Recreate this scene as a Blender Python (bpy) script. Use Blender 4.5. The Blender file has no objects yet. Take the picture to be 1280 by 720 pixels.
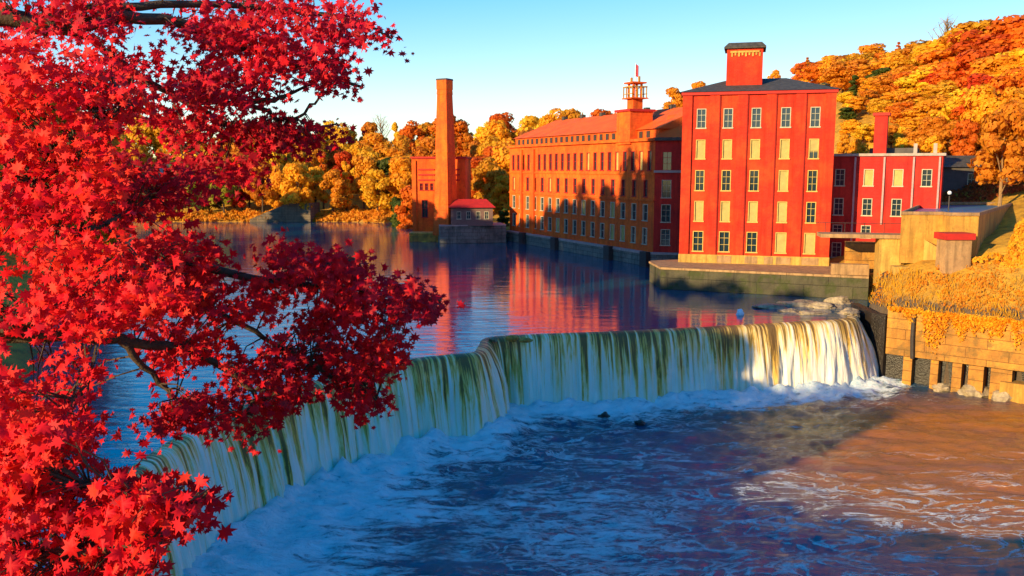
import bpy, bmesh, math, random
import numpy as np
from mathutils import Vector, Matrix, noise as mn
random.seed(7); rng = np.random.default_rng(7)
R = math.radians
sc = bpy.context.scene
col = sc.collection
# ------------------------------------------------------------------ camera
CAMZ = 12.5; PITCH = 7.77; F = 1100.0
cam_d = bpy.data.cameras.new('camera'); cam = bpy.data.objects.new('camera', cam_d); col.objects.link(cam)
cam_d.lens = 36.0 * F / 1280.0; cam_d.sensor_width = 36.0; cam_d.clip_end = 4000; cam_d.clip_start = 0.1
cam.location = (0, 0, CAMZ); cam.rotation_euler = (R(90 - PITCH), 0, 0); sc.camera = cam
# ------------------------------------------------------------------ light
SUN_AZ = 48.0; SUN_EL = 14.0
w = bpy.data.worlds.new('World'); sc.world = w; w.use_nodes = True
nt = w.node_tree; bg = nt.nodes['Background']
sky = nt.nodes.new('ShaderNodeTexSky'); sky.sky_type = 'NISHITA'; sky.sun_disc = False
sky.sun_elevation = R(SUN_EL); sky.sun_rotation = R(180 + SUN_AZ)
sky.air_density = 1.0; sky.dust_density = 0.2; sky.ozone_density = 2.5; sky.altitude = 200
hs = nt.nodes.new('ShaderNodeHueSaturation'); hs.inputs['Saturation'].default_value = 2.0; hs.inputs['Hue'].default_value = .516
# soft shoulder so the bright horizon keeps its colour: c * 1.22 / (1 + .22 c)
def vm(op, a, b):
    n = nt.nodes.new('ShaderNodeVectorMath'); n.operation = op
    for i, v in ((0, a), (1, b)):
        if isinstance(v, tuple): n.inputs[i].default_value = v
        else: nt.links.new(v, n.inputs[i])
    return n.outputs[0]
den = vm('ADD', vm('MULTIPLY', sky.outputs[0], (.22, .22, .22)), (1.0, 1.0, 1.0))
nt.links.new(vm('DIVIDE', vm('MULTIPLY', sky.outputs[0], (1.22, 1.22, 1.22)), den), hs.inputs['Color']); nt.links.new(hs.outputs[0], bg.inputs[0])
bg.inputs[1].default_value = 0.15
sl = bpy.data.lights.new('sun', 'SUN'); sl.energy = 3.1; sl.angle = R(0.5); sl.color = (1.0, 0.75, 0.36)
so = bpy.data.objects.new('sun', sl); col.objects.link(so)
ld = Vector((math.sin(R(SUN_AZ)) * math.cos(R(SUN_EL)), math.cos(R(SUN_AZ)) * math.cos(R(SUN_EL)), -math.sin(R(SUN_EL))))
so.rotation_euler = ld.to_track_quat('-Z', 'Y').to_euler(); so.location = (-60, -60, 60)
vs = sc.view_settings; vs.view_transform = 'Standard'; vs.look = 'None'; vs.gamma = 1; vs.exposure = 1.5
try: vs.use_curve_mapping = False
except Exception: pass
sc.render.engine = 'CYCLES'
sc.cycles.max_bounces = 6; sc.cycles.diffuse_bounces = 4; sc.cycles.glossy_bounces = 3
sc.cycles.transmission_bounces = 2; sc.cycles.transparent_max_bounces = 4
sc.cycles.caustics_reflective = False; sc.cycles.caustics_refractive = False
# ------------------------------------------------------------------ helpers
CP, SP = math.cos(R(PITCH)), math.sin(R(PITCH))
def ray(px, py):
    a = (px - 640) / F; b = -(py - 360) / F
    return Vector((a, CP + b * SP, -SP + b * CP))
def at(px, py, dist):
    """point seen at px,py whose y equals dist"""
    d = ray(px, py); return Vector((0, 0, CAMZ)) + d * (dist / d.y)
def proj(p):
    x, y, z = p[0], p[1], p[2] - CAMZ
    f = y * CP - z * SP; u = y * SP + z * CP
    return (640 + F * x / f, 360 - F * u / f) if f > .1 else (-9999, 0)
class MB:
    def __init__(s): s.v = []; s.f = []; s.uv = []
    def quad(s, a, b, c, d, uv=None):
        n = len(s.v); s.v += [tuple(a), tuple(b), tuple(c), tuple(d)]; s.f.append((n, n+1, n+2, n+3)); s.uv += uv or [(0, 0)] * 4
    def poly(s, pts, uv=None):
        n = len(s.v); s.v += [tuple(p) for p in pts]; s.f.append(tuple(range(n, n + len(pts)))); s.uv += uv or [(0, 0)] * len(pts)
    def hexa(s, p):   # p: 8 points, bottom 0-3 ccw, top 4-7
        for q in ((3, 2, 1, 0), (4, 5, 6, 7), (0, 1, 5, 4), (1, 2, 6, 5), (2, 3, 7, 6), (3, 0, 4, 7)):
            P = [Vector(p[i]) for i in q]
            l = (P[1] - P[0]).length; h = (P[3] - P[0]).length
            uv = [(0, P[0].z), (l, P[1].z), (l, P[2].z), (0, P[3].z)] if q[0] != 3 and q[0] != 4 else [(a.x, a.y) for a in P]
            s.poly(P, uv)
    def box(s, x0, x1, y0, y1, z0, z1):
        s.hexa([(x0, y0, z0), (x1, y0, z0), (x1, y1, z0), (x0, y1, z0), (x0, y0, z1), (x1, y0, z1), (x1, y1, z1), (x0, y1, z1)])
    def tube(s, pts, rads, n=6, cap=True):
        pts = [Vector(p) for p in pts]; rings = []
        for i, p in enumerate(pts):
            t = (pts[min(i+1, len(pts)-1)] - pts[max(i-1, 0)]).normalized()
            a = t.cross(Vector((0, 0, 1)) if abs(t.z) < .9 else Vector((1, 0, 0))).normalized(); b = t.cross(a)
            base = len(s.v); rings.append(base)
            for k in range(n):
                an = 2 * math.pi * k / n; s.v.append(tuple(p + (a * math.cos(an) + b * math.sin(an)) * rads[i]))
        for i in range(len(rings) - 1):
            for k in range(n):
                k2 = (k + 1) % n
                s.f.append((rings[i] + k, rings[i] + k2, rings[i+1] + k2, rings[i+1] + k)); s.uv += [(0, 0)] * 4
        if cap:
            s.f.append(tuple(rings[0] + k for k in range(n))); s.uv += [(0, 0)] * n
            s.f.append(tuple(rings[-1] + n - 1 - k for k in range(n))); s.uv += [(0, 0)] * n
    def build(s, name, mat, parent=None, smooth=False, recalc=True):
        me = bpy.data.meshes.new(name); me.from_pydata(s.v, [], s.f)
        uvl = me.uv_layers.new(name='UVMap')
        uvl.data.foreach_set('uv', np.array(s.uv, dtype=np.float32).ravel())
        if recalc:
            bm = bmesh.new(); bm.from_mesh(me); bmesh.ops.recalc_face_normals(bm, faces=bm.faces); bm.to_mesh(me); bm.free()
        me.materials.append(mat)
        if smooth: me.polygons.foreach_set('use_smooth', [True] * len(me.polygons))
        o = bpy.data.objects.new(name, me); col.objects.link(o); o.parent = parent
        return o
class FB(MB):
    """builder in a facade frame: u along, n outward, z up"""
    def __init__(s, O, U, N): super().__init__(); s.O, s.U, s.N = Vector(O), Vector(U), Vector(N)
    def P(s, u, n, z): return s.O + s.U * u + s.N * n + Vector((0, 0, z))
    def fbox(s, u0, u1, n0, n1, z0, z1):
        s.hexa([s.P(u0, n1, z0), s.P(u1, n1, z0), s.P(u1, n0, z0), s.P(u0, n0, z0), s.P(u0, n1, z1), s.P(u1, n1, z1), s.P(u1, n0, z1), s.P(u0, n0, z1)])
    def holed(s, u0, u1, z0, z1, holes, depth):
        us = sorted(set([u0, u1] + [h[0] for h in holes] + [h[1] for h in holes]))
        zs = sorted(set([z0, z1] + [h[2] for h in holes] + [h[3] for h in holes]))
        for j in range(len(zs) - 1):
            c = (zs[j] + zs[j+1]) / 2; start = None
            for i in range(len(us)):
                solid = False
                if i < len(us) - 1:
                    m = (us[i] + us[i+1]) / 2
                    solid = not any(h[0] < m < h[1] and h[2] < c < h[3] for h in holes)
                if solid and start is None: start = us[i]
                if not solid and start is not None:
                    e = us[i]
                    s.quad(s.P(start, 0, zs[j]), s.P(e, 0, zs[j]), s.P(e, 0, zs[j+1]), s.P(start, 0, zs[j+1]), [(start, zs[j]), (e, zs[j]), (e, zs[j+1]), (start, zs[j+1])]); start = None
        for a, b, c, d in holes:
            for q in (((a, c), (a, d)), ((b, d), (b, c)), ((a, d), (b, d)), ((b, c), (a, c))):
                (ua, za), (ub, zb) = q
                s.quad(s.P(ua, 0, za), s.P(ub, 0, zb), s.P(ub, -depth, zb), s.P(ua, -depth, za), [(ua, za), (ub, zb), (ub, zb), (ua, za)])
def tag(o, label, cat, group=None, kind=None):
    if label: o['label'] = label
    if cat: o['category'] = cat
    if group: o['group'] = group
    if kind: o['kind'] = kind
    return o
def thing(name, label, cat, loc=(0, 0, 0), group=None):
    o = bpy.data.objects.new(name, None); col.objects.link(o); o.location = loc; o.empty_display_size = .5
    return tag(o, label, cat, group)
def local(mb, root):
    l = root.location
    mb.v = [(a - l.x, b - l.y, c - l.z) for a, b, c in mb.v]; return mb
def arr_mesh(name, V, Fc, mat, attrs=None, smooth=False, parent=None, uv=None):
    me = bpy.data.meshes.new(name); k = Fc.shape[1]; nf = len(Fc)
    me.vertices.add(len(V)); me.vertices.foreach_set('co', np.asarray(V, dtype=np.float32).ravel())
    me.loops.add(nf * k); me.loops.foreach_set('vertex_index', Fc.astype(np.int32).ravel())
    me.polygons.add(nf); me.polygons.foreach_set('loop_start', np.arange(0, nf * k, k, dtype=np.int32))
    me.polygons.foreach_set('loop_total', np.full(nf, k, dtype=np.int32))
    if smooth: me.polygons.foreach_set('use_smooth', np.ones(nf, dtype=bool))
    if attrs:
        for an, av in attrs.items():
            a = me.attributes.new(an, 'FLOAT', 'POINT'); a.data.foreach_set('value', np.asarray(av, dtype=np.float32).ravel())
    if uv is not None:
        l = me.uv_layers.new(name='UVMap'); l.data.foreach_set('uv', uv[Fc.ravel()].astype(np.float32).ravel())
    me.update(calc_edges=True); me.materials.append(mat)
    o = bpy.data.objects.new(name, me); col.objects.link(o); o.parent = parent
    return o
def grid_faces(nx, ny):
    i = np.arange(nx - 1)[None, :] + np.arange(ny - 1)[:, None] * nx
    return np.stack([i, i + 1, i + 1 + nx, i + nx], -1).reshape(-1, 4)
# cheap smooth value noise for arrays
_perm = rng.random((257, 257))
def vn(x, y):
    xi = np.floor(x).astype(int); yi = np.floor(y).astype(int); fx = x - xi; fy = y - yi
    fx = fx * fx * (3 - 2 * fx); fy = fy * fy * (3 - 2 * fy); xi %= 256; yi %= 256
    a = _perm[xi, yi]; b = _perm[xi+1, yi]; c = _perm[xi, yi+1]; d = _perm[xi+1, yi+1]
    return (a * (1-fx) + b * fx) * (1-fy) + (c * (1-fx) + d * fx) * fy
def fbm(x, y, o=4):
    t = 0; am = .5; 
    for k in range(o): t = t + am * vn(x * 2**k + 17 * k, y * 2**k + 31 * k); am *= .5
    return t / (1 - .5**o)
# ------------------------------------------------------------------ materials
class NT:
    def __init__(s, name):
        s.m = bpy.data.materials.new(name); s.m.use_nodes = True; s.t = s.m.node_tree
        s.b = s.t.nodes['Principled BSDF']; s.out = s.t.nodes['Material Output']
    def n(s, ty, **k):
        nd = s.t.nodes.new(ty)
        for a, v in k.items():
            if hasattr(nd, a): setattr(nd, a, v)
            else: nd.inputs[a.replace('_', ' ')].default_value = v
        return nd
    def l(s, a, b): s.t.links.new(a, b)
    def coord(s, kind='Object', scale=(1, 1, 1), rot=(0, 0, 0)):
        tc = s.n('ShaderNodeTexCoord'); mp = s.n('ShaderNodeMapping'); mp.inputs['Scale'].default_value = scale; mp.inputs['Rotation'].default_value = rot
        s.l(tc.outputs[kind], mp.inputs[0]); return mp.outputs[0]
    def noise(s, vec, scale, detail=4, rough=.55, dist=0):
        nd = s.n('ShaderNodeTexNoise'); nd.inputs['Scale'].default_value = scale; nd.inputs['Detail'].default_value = detail
        nd.inputs['Roughness'].default_value = rough; nd.inputs['Distortion'].default_value = dist; s.l(vec, nd.inputs['Vector']); return nd.outputs[0]
    def ramp(s, fac, stops):
        r = s.n('ShaderNodeValToRGB'); e = r.color_ramp.elements
        while len(e) < len(stops): e.new(.5)
        for i, (p, c) in enumerate(stops): e[i].position = p; e[i].color = (c if len(c) == 4 else (*c, 1)) if not isinstance(c, (int, float)) else (c, c, c, 1)
        s.l(fac, r.inputs[0]); return r.outputs[0]
    def mix(s, f, a, b, bt='MIX'):
        m = s.n('ShaderNodeMix'); m.data_type = 'RGBA'; m.blend_type = bt
        for i, v in ((0, f), (6, a), (7, b)):
            if isinstance(v, (int, float)): m.inputs[i].default_value = v
            elif isinstance(v, tuple): m.inputs[i].default_value = (*v, 1) if len(v) == 3 else v
            else: s.l(v, m.inputs[i])
        return m.outputs[2]
    def math(s, op, a, b=0.0):
        m = s.n('ShaderNodeMath'); m.operation = op
        for i, v in ((0, a), (1, b)):
            if isinstance(v, (int, float)): m.inputs[i].default_value = v
            else: s.l(v, m.inputs[i])
        return m.outputs[0]
    def bump(s, h, dist=.05, strength=1, prev=None):
        b = s.n('ShaderNodeBump'); b.inputs['Distance'].default_value = dist; b.inputs['Strength'].default_value = strength
        s.l(h, b.inputs['Height'])
        if prev is not None: s.l(prev, b.inputs['Normal'])
        return b.outputs[0]
    def set(s, base=None, rough=None, normal=None, **k):
        def put(nm, v):
            if isinstance(v, (int, float)): s.b.inputs[nm].default_value = v
            elif isinstance(v, tuple): s.b.inputs[nm].default_value = (*v, 1) if len(v) == 3 else v
            else: s.l(v, s.b.inputs[nm])
        if base is not None: put('Base Color', base)
        if rough is not None: put('Roughness', rough)
        if normal is not None: s.l(normal, s.b.inputs['Normal'])
        for a, v in k.items(): put(a.replace('_', ' '), v)
        return s.m
def m_brick(name, c1, c2, c3, fine=True):
    t = NT(name); v = t.coord('UV'); o = t.coord('Object')
    br = t.n('ShaderNodeTexBrick'); br.inputs['Scale'].default_value = 1; br.inputs['Brick Width'].default_value = .42; br.inputs['Row Height'].default_value = .16
    br.inputs['Mortar Size'].default_value = .012; br.inputs['Mortar Smooth'].default_value = .3; br.inputs['Color1'].default_value = (*c1, 1); br.inputs['Color2'].default_value = (*c2, 1)
    br.inputs['Mortar'].default_value = (*[x * .75 + .02 for x in c1], 1); t.l(v, br.inputs['Vector'])
    n1 = t.noise(o, .35, 5, .6); f = t.ramp(n1, [(.45, 0), (.60, 1)])
    st = t.noise(t.coord('Object', (1.2, 1.2, .12)), 1.4, 4, .6); f2 = t.ramp(st, [(.48, 0), (.72, .75)])
    c = t.mix(f, br.outputs[0], c3); c = t.mix(f2, c, tuple(x * .45 for x in c1)); c = t.mix(t.ramp(t.noise(o, 1.6, 6, .75), [(.46, 0), (.64, .45)]), c, tuple(x * .55 for x in c1))
    return t.set(c, .85, t.bump(t.noise(o, 5, 4), .03, .5, t.bump(br.outputs[1], -.01, .6)), Specular_IOR_Level=.25)
def m_plain(name, c, c2=None, sc_=2.0, rough=.7, bump=.02, metallic=0.0, spec=.4):
    t = NT(name); o = t.coord('Object'); n1 = t.noise(o, sc_, 5, .65)
    cc = t.mix(t.ramp(n1, [(.35, 0), (.7, 1)]), c, c2 or tuple(x * .6 for x in c))
    if metallic == 0 and bump >= .04:   # weathered outdoors: run-off streaks and grime
        cc = t.mix(t.ramp(t.noise(t.coord('Object', (1.6, 1.6, .14)), 1.3, 5, .65), [(.47, 0), (.62, .6)]), cc, tuple(x * .35 for x in c))
        cc = t.mix(t.ramp(t.noise(o, 4.5, 6, .75), [(.52, 0), (.68, .5)]), cc, tuple(x * .4 for x in c))
    return t.set(cc, rough, t.bump(t.noise(o, sc_ * 5, 4), bump, .6), Metallic=metallic, Specular_IOR_Level=spec)
def m_stone(name, c1, c2, dark, bw=1.1, rh=.45, moss=None, wetz=None):
    t = NT(name); v = t.coord('UV'); o = t.coord('Object')
    nz = t.noise(v, .9, 3); vd = t.mix(.05, v, nz, 'ADD')
    br = t.n('ShaderNodeTexBrick'); br.inputs['Scale'].default_value = 1; br.inputs['Brick Width'].default_value = bw; br.inputs['Row Height'].default_value = rh
    br.inputs['Mortar Size'].default_value = .03; br.inputs['Mortar Smooth'].default_value = .5; br.inputs['Color1'].default_value = (*c1, 1); br.inputs['Color2'].default_value = (*c2, 1)
    br.inputs['Mortar'].default_value = (*dark, 1); t.l(vd, br.inputs['Vector'])
    n1 = t.noise(o, .5, 6, .7); c = t.mix(t.ramp(n1, [(.45, 0), (.7, .85)]), br.outputs[0], dark)
    st = t.noise(t.coord('Object', (1, 1, .15)), 1.1, 4, .6); c = t.mix(t.ramp(st, [(.5, 0), (.75, .6)]), c, tuple(x * .5 for x in dark))
    if moss: c = t.mix(t.ramp(t.noise(o, .9, 5, .7), [(.5, 0), (.62, .8)]), c, moss)
    return t.set(c, .8, t.bump(t.noise(o, 3, 6, .7), .15, .7, t.bump(br.outputs[1], -.06, .8)), Specular_IOR_Level=.3)
def m_leaf(name, c1, c2, c3, transl=.50, sc_=.5, attr=None):
    t = NT(name); o = t.coord('Object'); oi = t.n('ShaderNodeObjectInfo')
    n1 = t.noise(o, sc_, 3, .6); n2 = t.noise(o, sc_ * 7, 2, .6)
    c = t.mix(t.ramp(n1, [(.38, 0), (.62, 1)]), c1, c2); c = t.mix(t.ramp(n2, [(.48, 0), (.7, .8)]), c, c3)
    if attr:
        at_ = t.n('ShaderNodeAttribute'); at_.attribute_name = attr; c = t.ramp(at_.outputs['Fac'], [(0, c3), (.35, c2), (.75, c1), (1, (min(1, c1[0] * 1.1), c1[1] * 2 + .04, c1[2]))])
    else:
        hv = t.n('ShaderNodeHueSaturation'); t.l(t.math('ADD', .485, t.math('MULTIPLY', oi.outputs['Random'], .03)), hv.inputs['Hue'])
        t.l(t.math('ADD', .8, t.math('MULTIPLY', oi.outputs['Random'], .35)), hv.inputs['Value']); t.l(c, hv.inputs['Color']); c = hv.outputs[0]
    t.set(c, .6, Specular_IOR_Level=.25)
    tr = t.n('ShaderNodeBsdfTranslucent'); t.l(c, tr.inputs[0]); mx = t.n('ShaderNodeMixShader'); mx.inputs[0].default_value = transl
    t.l(t.b.outputs[0], mx.inputs[1]); t.l(tr.outputs[0], mx.inputs[2]); t.l(mx.outputs[0], t.out.inputs[0]); return t.m
M = {}
M['red'] = m_brick('painted_red_brick', (.62, .035, .012), (.52, .025, .01), (.70, .06, .015))
M['redtrim'] = m_plain('painted_red_trim', (.50, .02, .012), (.36, .015, .01), 1.5)
M['orange'] = m_brick('orange_brick', (.82, .12, .012), (.70, .08, .012), (.86, .15, .014))
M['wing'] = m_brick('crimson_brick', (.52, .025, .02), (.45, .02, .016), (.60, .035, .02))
M['cream'] = m_plain('cream_paint', (.62, .44, .12), (.45, .31, .08), 3)
M['pale'] = m_plain('pale_paint', (.50, .47, .34), (.36, .33, .22), 3)
M['board'] = m_plain('board_panel', (.48, .36, .11), (.34, .25, .08), 1.2)
M['glass'] = NT('window_glass').set((.015, .03, .045), .08, Specular_IOR_Level=.8)
M['darkroof'] = m_plain('dark_shingle', (.085, .075, .065), (.04, .035, .03), 2.5, .8, .05)
M['redroof'] = m_plain('red_roof_sheet', (.78, .13, .02), (.66, .08, .015), .6, .75, .03, 0.0, .15)
M['coping'] = m_plain('grey_coping', (.42, .34, .30), (.28, .22, .20), 2)
M['quay'] = m_stone('quay_stone', (.22, .22, .18), (.16, .17, .15), (.05, .055, .045), 1.4, .6)
M['quaygreen'] = m_stone('mossy_quay', (.10, .085, .05), (.08, .07, .04), (.04, .035, .025), 4.5, 1.2, (.05, .06, .015))
M['gold_stone'] = m_stone('golden_stone', (.58, .27, .045), (.46, .20, .035), (.24, .10, .025), 3.1, .85, (.20, .11, .03))
M['concrete'] = m_plain('weathered_concrete', (.60, .31, .05), (.40, .19, .035), .8, .85, .05)
M['concpale'] = m_plain('pale_concrete', (.62, .37, .08), (.44, .24, .05), .9, .85, .05)
M['darkstone'] = m_plain('dark_glossy_stone', (.035, .025, .02), (.015, .012, .01), 1.5, .35, .12)  # glossy near-black stone for weir, abutment, base wall and some rocks
M['rock'] = m_plain('river_rock', (.45, .34, .20), (.18, .13, .09), 1.2, .6, .12)
M['slab'] = m_plain('slab_concrete', (.46, .27, .12), (.30, .17, .08), 1, .8, .04)
M['bluegrey'] = m_plain('roof_sky_tint', (.03, .22, .36), (.02, .12, .24), .4, .35, .02)  # blue of the reflected sky put into the flat roof's colour
M['iron'] = m_plain('dark_iron', (.05, .04, .035), (.03, .02, .02), 4, .6, .01)
M['darkwall'] = m_plain('dark_grey_siding', (.10, .085, .08), (.06, .05, .05), 1, .8, .03)
M['bluehouse'] = m_plain('blue_grey_siding', (.30, .36, .48), (.22, .27, .38), 1, .7, .02)
M['pipe'] = m_plain('pale_downpipe', (.48, .30, .30), (.36, .20, .20), 2)
M['bark'] = m_plain('bark', (.10, .06, .035), (.04, .025, .018), 6, .9, .03)
M['goldbark'] = m_plain('golden_brown_bark', (.34, .20, .09), (.20, .11, .05), 4, .9, .03)  # golden-brown bark for the lone tree and the bare trees
M['shedwall'] = m_plain('brown_grey_render', (.20, .11, .09), (.13, .08, .07), 2)
M['flag'] = m_plain('red_flag_cloth', (.6, .05, .08), (.45, .03, .05), 3)
M['white'] = m_plain('white_paint', (.75, .76, .78), (.6, .6, .62), 3)
LEAF = {
 'golden': m_leaf('leaf_golden', (.90, .44, .025), (.86, .34, .02), (.78, .28, .015)),
 'yellow': m_leaf('leaf_yellow', (.90, .56, .03), (.84, .42, .02), (.72, .34, .015)),
 'orange': m_leaf('leaf_orange', (.85, .24, .015), (.76, .16, .012), (.66, .13, .01)),
 'red orange': m_leaf('leaf_redorange', (.82, .10, .012), (.76, .15, .012), (.50, .05, .01)),
 'rust brown': m_leaf('leaf_rust', (.50, .15, .025), (.36, .09, .02), (.62, .24, .03)),
 'dark green': m_leaf('leaf_green', (.10, .13, .02), (.05, .09, .015), (.20, .18, .02)),
 'yellow green': m_leaf('leaf_yellowgreen', (.45, .40, .03), (.30, .30, .02), (.62, .45, .03)),
}
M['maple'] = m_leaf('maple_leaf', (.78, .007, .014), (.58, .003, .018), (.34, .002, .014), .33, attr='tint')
def m_terrain():
    t = NT('ground_grass'); o = t.coord('Object'); n1 = t.noise(o, .06, 6, .6); n2 = t.noise(o, .9, 5, .7)
    c = t.mix(t.ramp(n1, [(.4, 0), (.6, 1)]), (.72, .38, .04), (.52, .26, .035)); c = t.mix(t.ramp(n2, [(.45, 0), (.7, .9)]), c, (.22, .11, .03))
    g = t.n('ShaderNodeNewGeometry'); sx = t.n('ShaderNodeSeparateXYZ'); t.l(g.outputs['Normal'], sx.inputs[0])
    c = t.mix(t.ramp(sx.outputs[2], [(.72, 1), (.86, 0)]), c, (.12, .085, .06))
    return t.set(c, .95, t.bump(t.noise(o, 2.5, 6, .7), .25, .8), Specular_IOR_Level=.1)
M['terrain'] = m_terrain()
def m_upper():
    t = NT('river_water'); o = t.coord('Object', (.32, 1.0, 1), (0, 0, R(-8)))
    n1 = t.noise(o, 1.1, 5, .55, .6); n2 = t.noise(t.coord('Object', (.12, .5, 1)), .9, 4, .5, .4)
    # ripples gather towards the weir where the flow quickens
    a = t.n('ShaderNodeAttribute'); a.attribute_name = 'quick'
    h = t.math('ADD', t.math('MULTIPLY', n1, t.math('ADD', .30, t.math('MULTIPLY', a.outputs['Fac'], .9))), t.math('MULTIPLY', n2, .55))
    sp = t.math('MULTIPLY', t.math('SUBTRACT', t.noise(t.coord('Object', (.3, 1.6, 1), (0, 0, R(-15))), 1.3, 5, .7, .8), .60), 9.0)
    fo = t.math('MULTIPLY', t.math('MINIMUM', t.math('MAXIMUM', sp, 0.0), .8), a.outputs['Fac'])
    c = t.mix(fo, (.002, .07, .14), (.55, .65, .72))
    return t.set(c, t.math('ADD', .06, t.math('MULTIPLY', fo, .5)), t.bump(h, .055, 1), IOR=1.85, Specular_IOR_Level=.9)
M['upper'] = m_upper()
def m_lower():
    t = NT('pool_water'); a = t.n('ShaderNodeAttribute'); a.attribute_name = 'foam'
    o = t.coord('Object', (.38, 1, 1), (0, 0, R(12)))
    n1 = t.noise(o, 1.6, 8, .68, .8); n2 = t.noise(o, .33, 5, .6, 1.2); n4 = t.noise(t.coord('Object', (.5, 1, 1)), 5, 5, .7, .5)
    # churned foam near the falls
    s = t.math('ADD', t.math('MULTIPLY', t.math('SUBTRACT', n1, .5), 2.0), t.math('MULTIPLY', t.math('SUBTRACT', n2, .5), 1.6))
    s = t.math('ADD', s, t.math('MULTIPLY', t.math('SUBTRACT', n4, .5), .7))
    f1 = t.ramp(t.math('ADD', s, t.math('SUBTRACT', t.math('MULTIPLY', a.outputs['Fac'], 1.5), .52)), [(.0, 0), (.14, .30), (.42, 1)])
    # drifting foam threads: ridges of a stretched noise
    n3 = t.noise(t.coord('Object', (.24, .62, 1), (0, 0, R(6))), .85, 5, .58, 1.6)
    rd = t.math('ABSOLUTE', t.math('SUBTRACT', n3, .5))
    b = t.n('ShaderNodeAttribute'); b.attribute_name = 'thread'
    f2 = t.math('MULTIPLY', t.ramp(rd, [(.010, 1), (.036, 0)]), t.ramp(t.math('ADD', t.math('SUBTRACT', n2, .5), b.outputs['Fac']), [(.35, 0), (.6, 1)]))
    f2 = t.math('MULTIPLY', f2, t.ramp(n4, [(.35, .35), (.55, 1)]))
    f = t.math('MAXIMUM', f1, f2)
    sh = t.n('ShaderNodeAttribute'); sh.attribute_name = 'bank_glow'  # orange reflection of the sunlit bank painted into the pool's right side
    water_tone = t.mix(t.math('MULTIPLY', sh.outputs['Fac'], t.ramp(n2, [(.3, .6), (.6, 1)])), (.004, .050, .105), (.42, .13, .006))
    n5 = t.noise(t.coord('Object', (.6, 1, 1), (0, 0, R(20))), 2.2, 8, .75, 1.5)
    fc = t.ramp(t.math('ADD', n5, t.math('MULTIPLY', t.math('SUBTRACT', n1, .5), .8)), [(.28, (.22, .46, .55)), (.40, (.70, .85, .88)), (.62, (.93, .95, .95))])
    c = t.mix(f2, t.mix(f1, water_tone, fc), (.93, .95, .95))
    h = t.math('ADD', t.math('ADD', t.math('MULTIPLY', n1, .9), t.math('MULTIPLY', n4, .30)), t.math('MULTIPLY', t.math('MULTIPLY', n5, f), 1.6))
    return t.set(c, t.math('ADD', .10, t.math('MULTIPLY', f, .55)), t.bump(h, .17, 1), IOR=1.45, Specular_IOR_Level=.8)
M['lower'] = m_lower()
def m_falls():
    t = NT('falling_water'); tc = t.n('ShaderNodeTexCoord'); 
    def uvn(su, sv, scale, d=5, r=.6, dist=0):
        mp = t.n('ShaderNodeMapping'); mp.inputs['Scale'].default_value = (su, sv, 1); t.l(tc.outputs['UV'], mp.inputs[0]); return t.noise(mp.outputs[0], scale, d, r, dist)
    sx = t.n('ShaderNodeSeparateXYZ'); t.l(tc.outputs['UV'], sx.inputs[0]); v = sx.outputs[1]   # v: 0 crest .. 1 foot
    strand = uvn(1, .16, 2.6, 6, .65, .3); broad = uvn(1, .1, .35, 4, .6); lumps = uvn(1, .9, 2.2, 6, .7, .6); big = uvn(1, 0.02, .12, 3, .6)
    w1 = t.math('ADD', t.math('MULTIPLY', v, .72), t.math('MULTIPLY', t.math('SUBTRACT', strand, .5), 2.5))
    w1 = t.math('ADD', w1, t.math('MULTIPLY', t.math('SUBTRACT', broad, .5), 1.1)); w1 = t.math('ADD', w1, t.math('MULTIPLY', t.math('SUBTRACT', lumps, .5), 1.1))
    w1 = t.math('ADD', w1, t.math('MULTIPLY', t.math('SUBTRACT', big, .5), 1.5))
    c = t.ramp(w1, [(.0, (.20, .11, .03)), (.15, (.66, .38, .06)), (.27, (.84, .58, .22)), (.42, (.90, .76, .52)), (.66, (.88, .82, .69))])
    h = t.math('ADD', t.math('MULTIPLY', strand, 1), t.math('MULTIPLY', lumps, .5))
    return t.set(c, .35, t.bump(h, .22, .9), Specular_IOR_Level=.5, IOR=1.33)
M['falls'] = m_falls()
# ------------------------------------------------------------------ river plan
crest = [(-13.5, 26.5), (-15.3, 31), (-15.6, 36), (-14.9, 42.3), (-13.4, 46.8), (-11.1, 51), (-8.9, 54), (-6.9, 56.4), (-4.2, 58), (-2.3, 58.9), (-1.9, 61.2), (-1.4, 64.2), (1.5, 65.3), (6, 66.2), (12, 67.6), (18, 69.2), (23.5, 70.8), (26.5, 71.6), (28.6, 73.0), (29.4, 75.0)]
river = crest + [(30.5, 77), (34, 83), (15.5, 91), (17.5, 100), (21.5, 109.5), (18, 112), (-.4, 153), (-9, 148), (-17, 150), (-17, 158), (-12, 175), (-16, 198), (-40, 206), (-100, 206), (-100, 190), (-75, 150), (-55, 110), (-36, 66), (-25, 45), (-19, 32)]
pool = [(-13.5, 26.5), (-15.5, 33), (-17, 60), (0, 76), (30.5, 76), (31.2, 73.6), (39, 66.8), (50, 59), (75, 45), (120, 10), (120, -30), (60, -10), (30, 10), (8, 20), (-6, 22)]
def pip(X, Y, P):
    c = np.zeros(X.shape, bool); n = len(P)
    for i in range(n):
        x1, y1 = P[i]; x2, y2 = P[(i+1) % n]
        if y1 == y2: continue
        m = ((y1 > Y) != (y2 > Y)) & (X < (x2 - x1) * (Y - y1) / (y2 - y1) + x1); c ^= m
    return c
def pdist(X, Y, P, closed=True):
    d = np.full(X.shape, 1e9); n = len(P)
    for i in range(n if closed else n - 1):
        x1, y1 = P[i]; x2, y2 = P[(i+1) % n]; dx, dy = x2 - x1, y2 - y1; L = dx*dx + dy*dy
        t = np.clip(((X - x1) * dx + (Y - y1) * dy) / L, 0, 1); d = np.minimum(d, np.hypot(X - x1 - t * dx, Y - y1 - t * dy))
    return d
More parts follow.
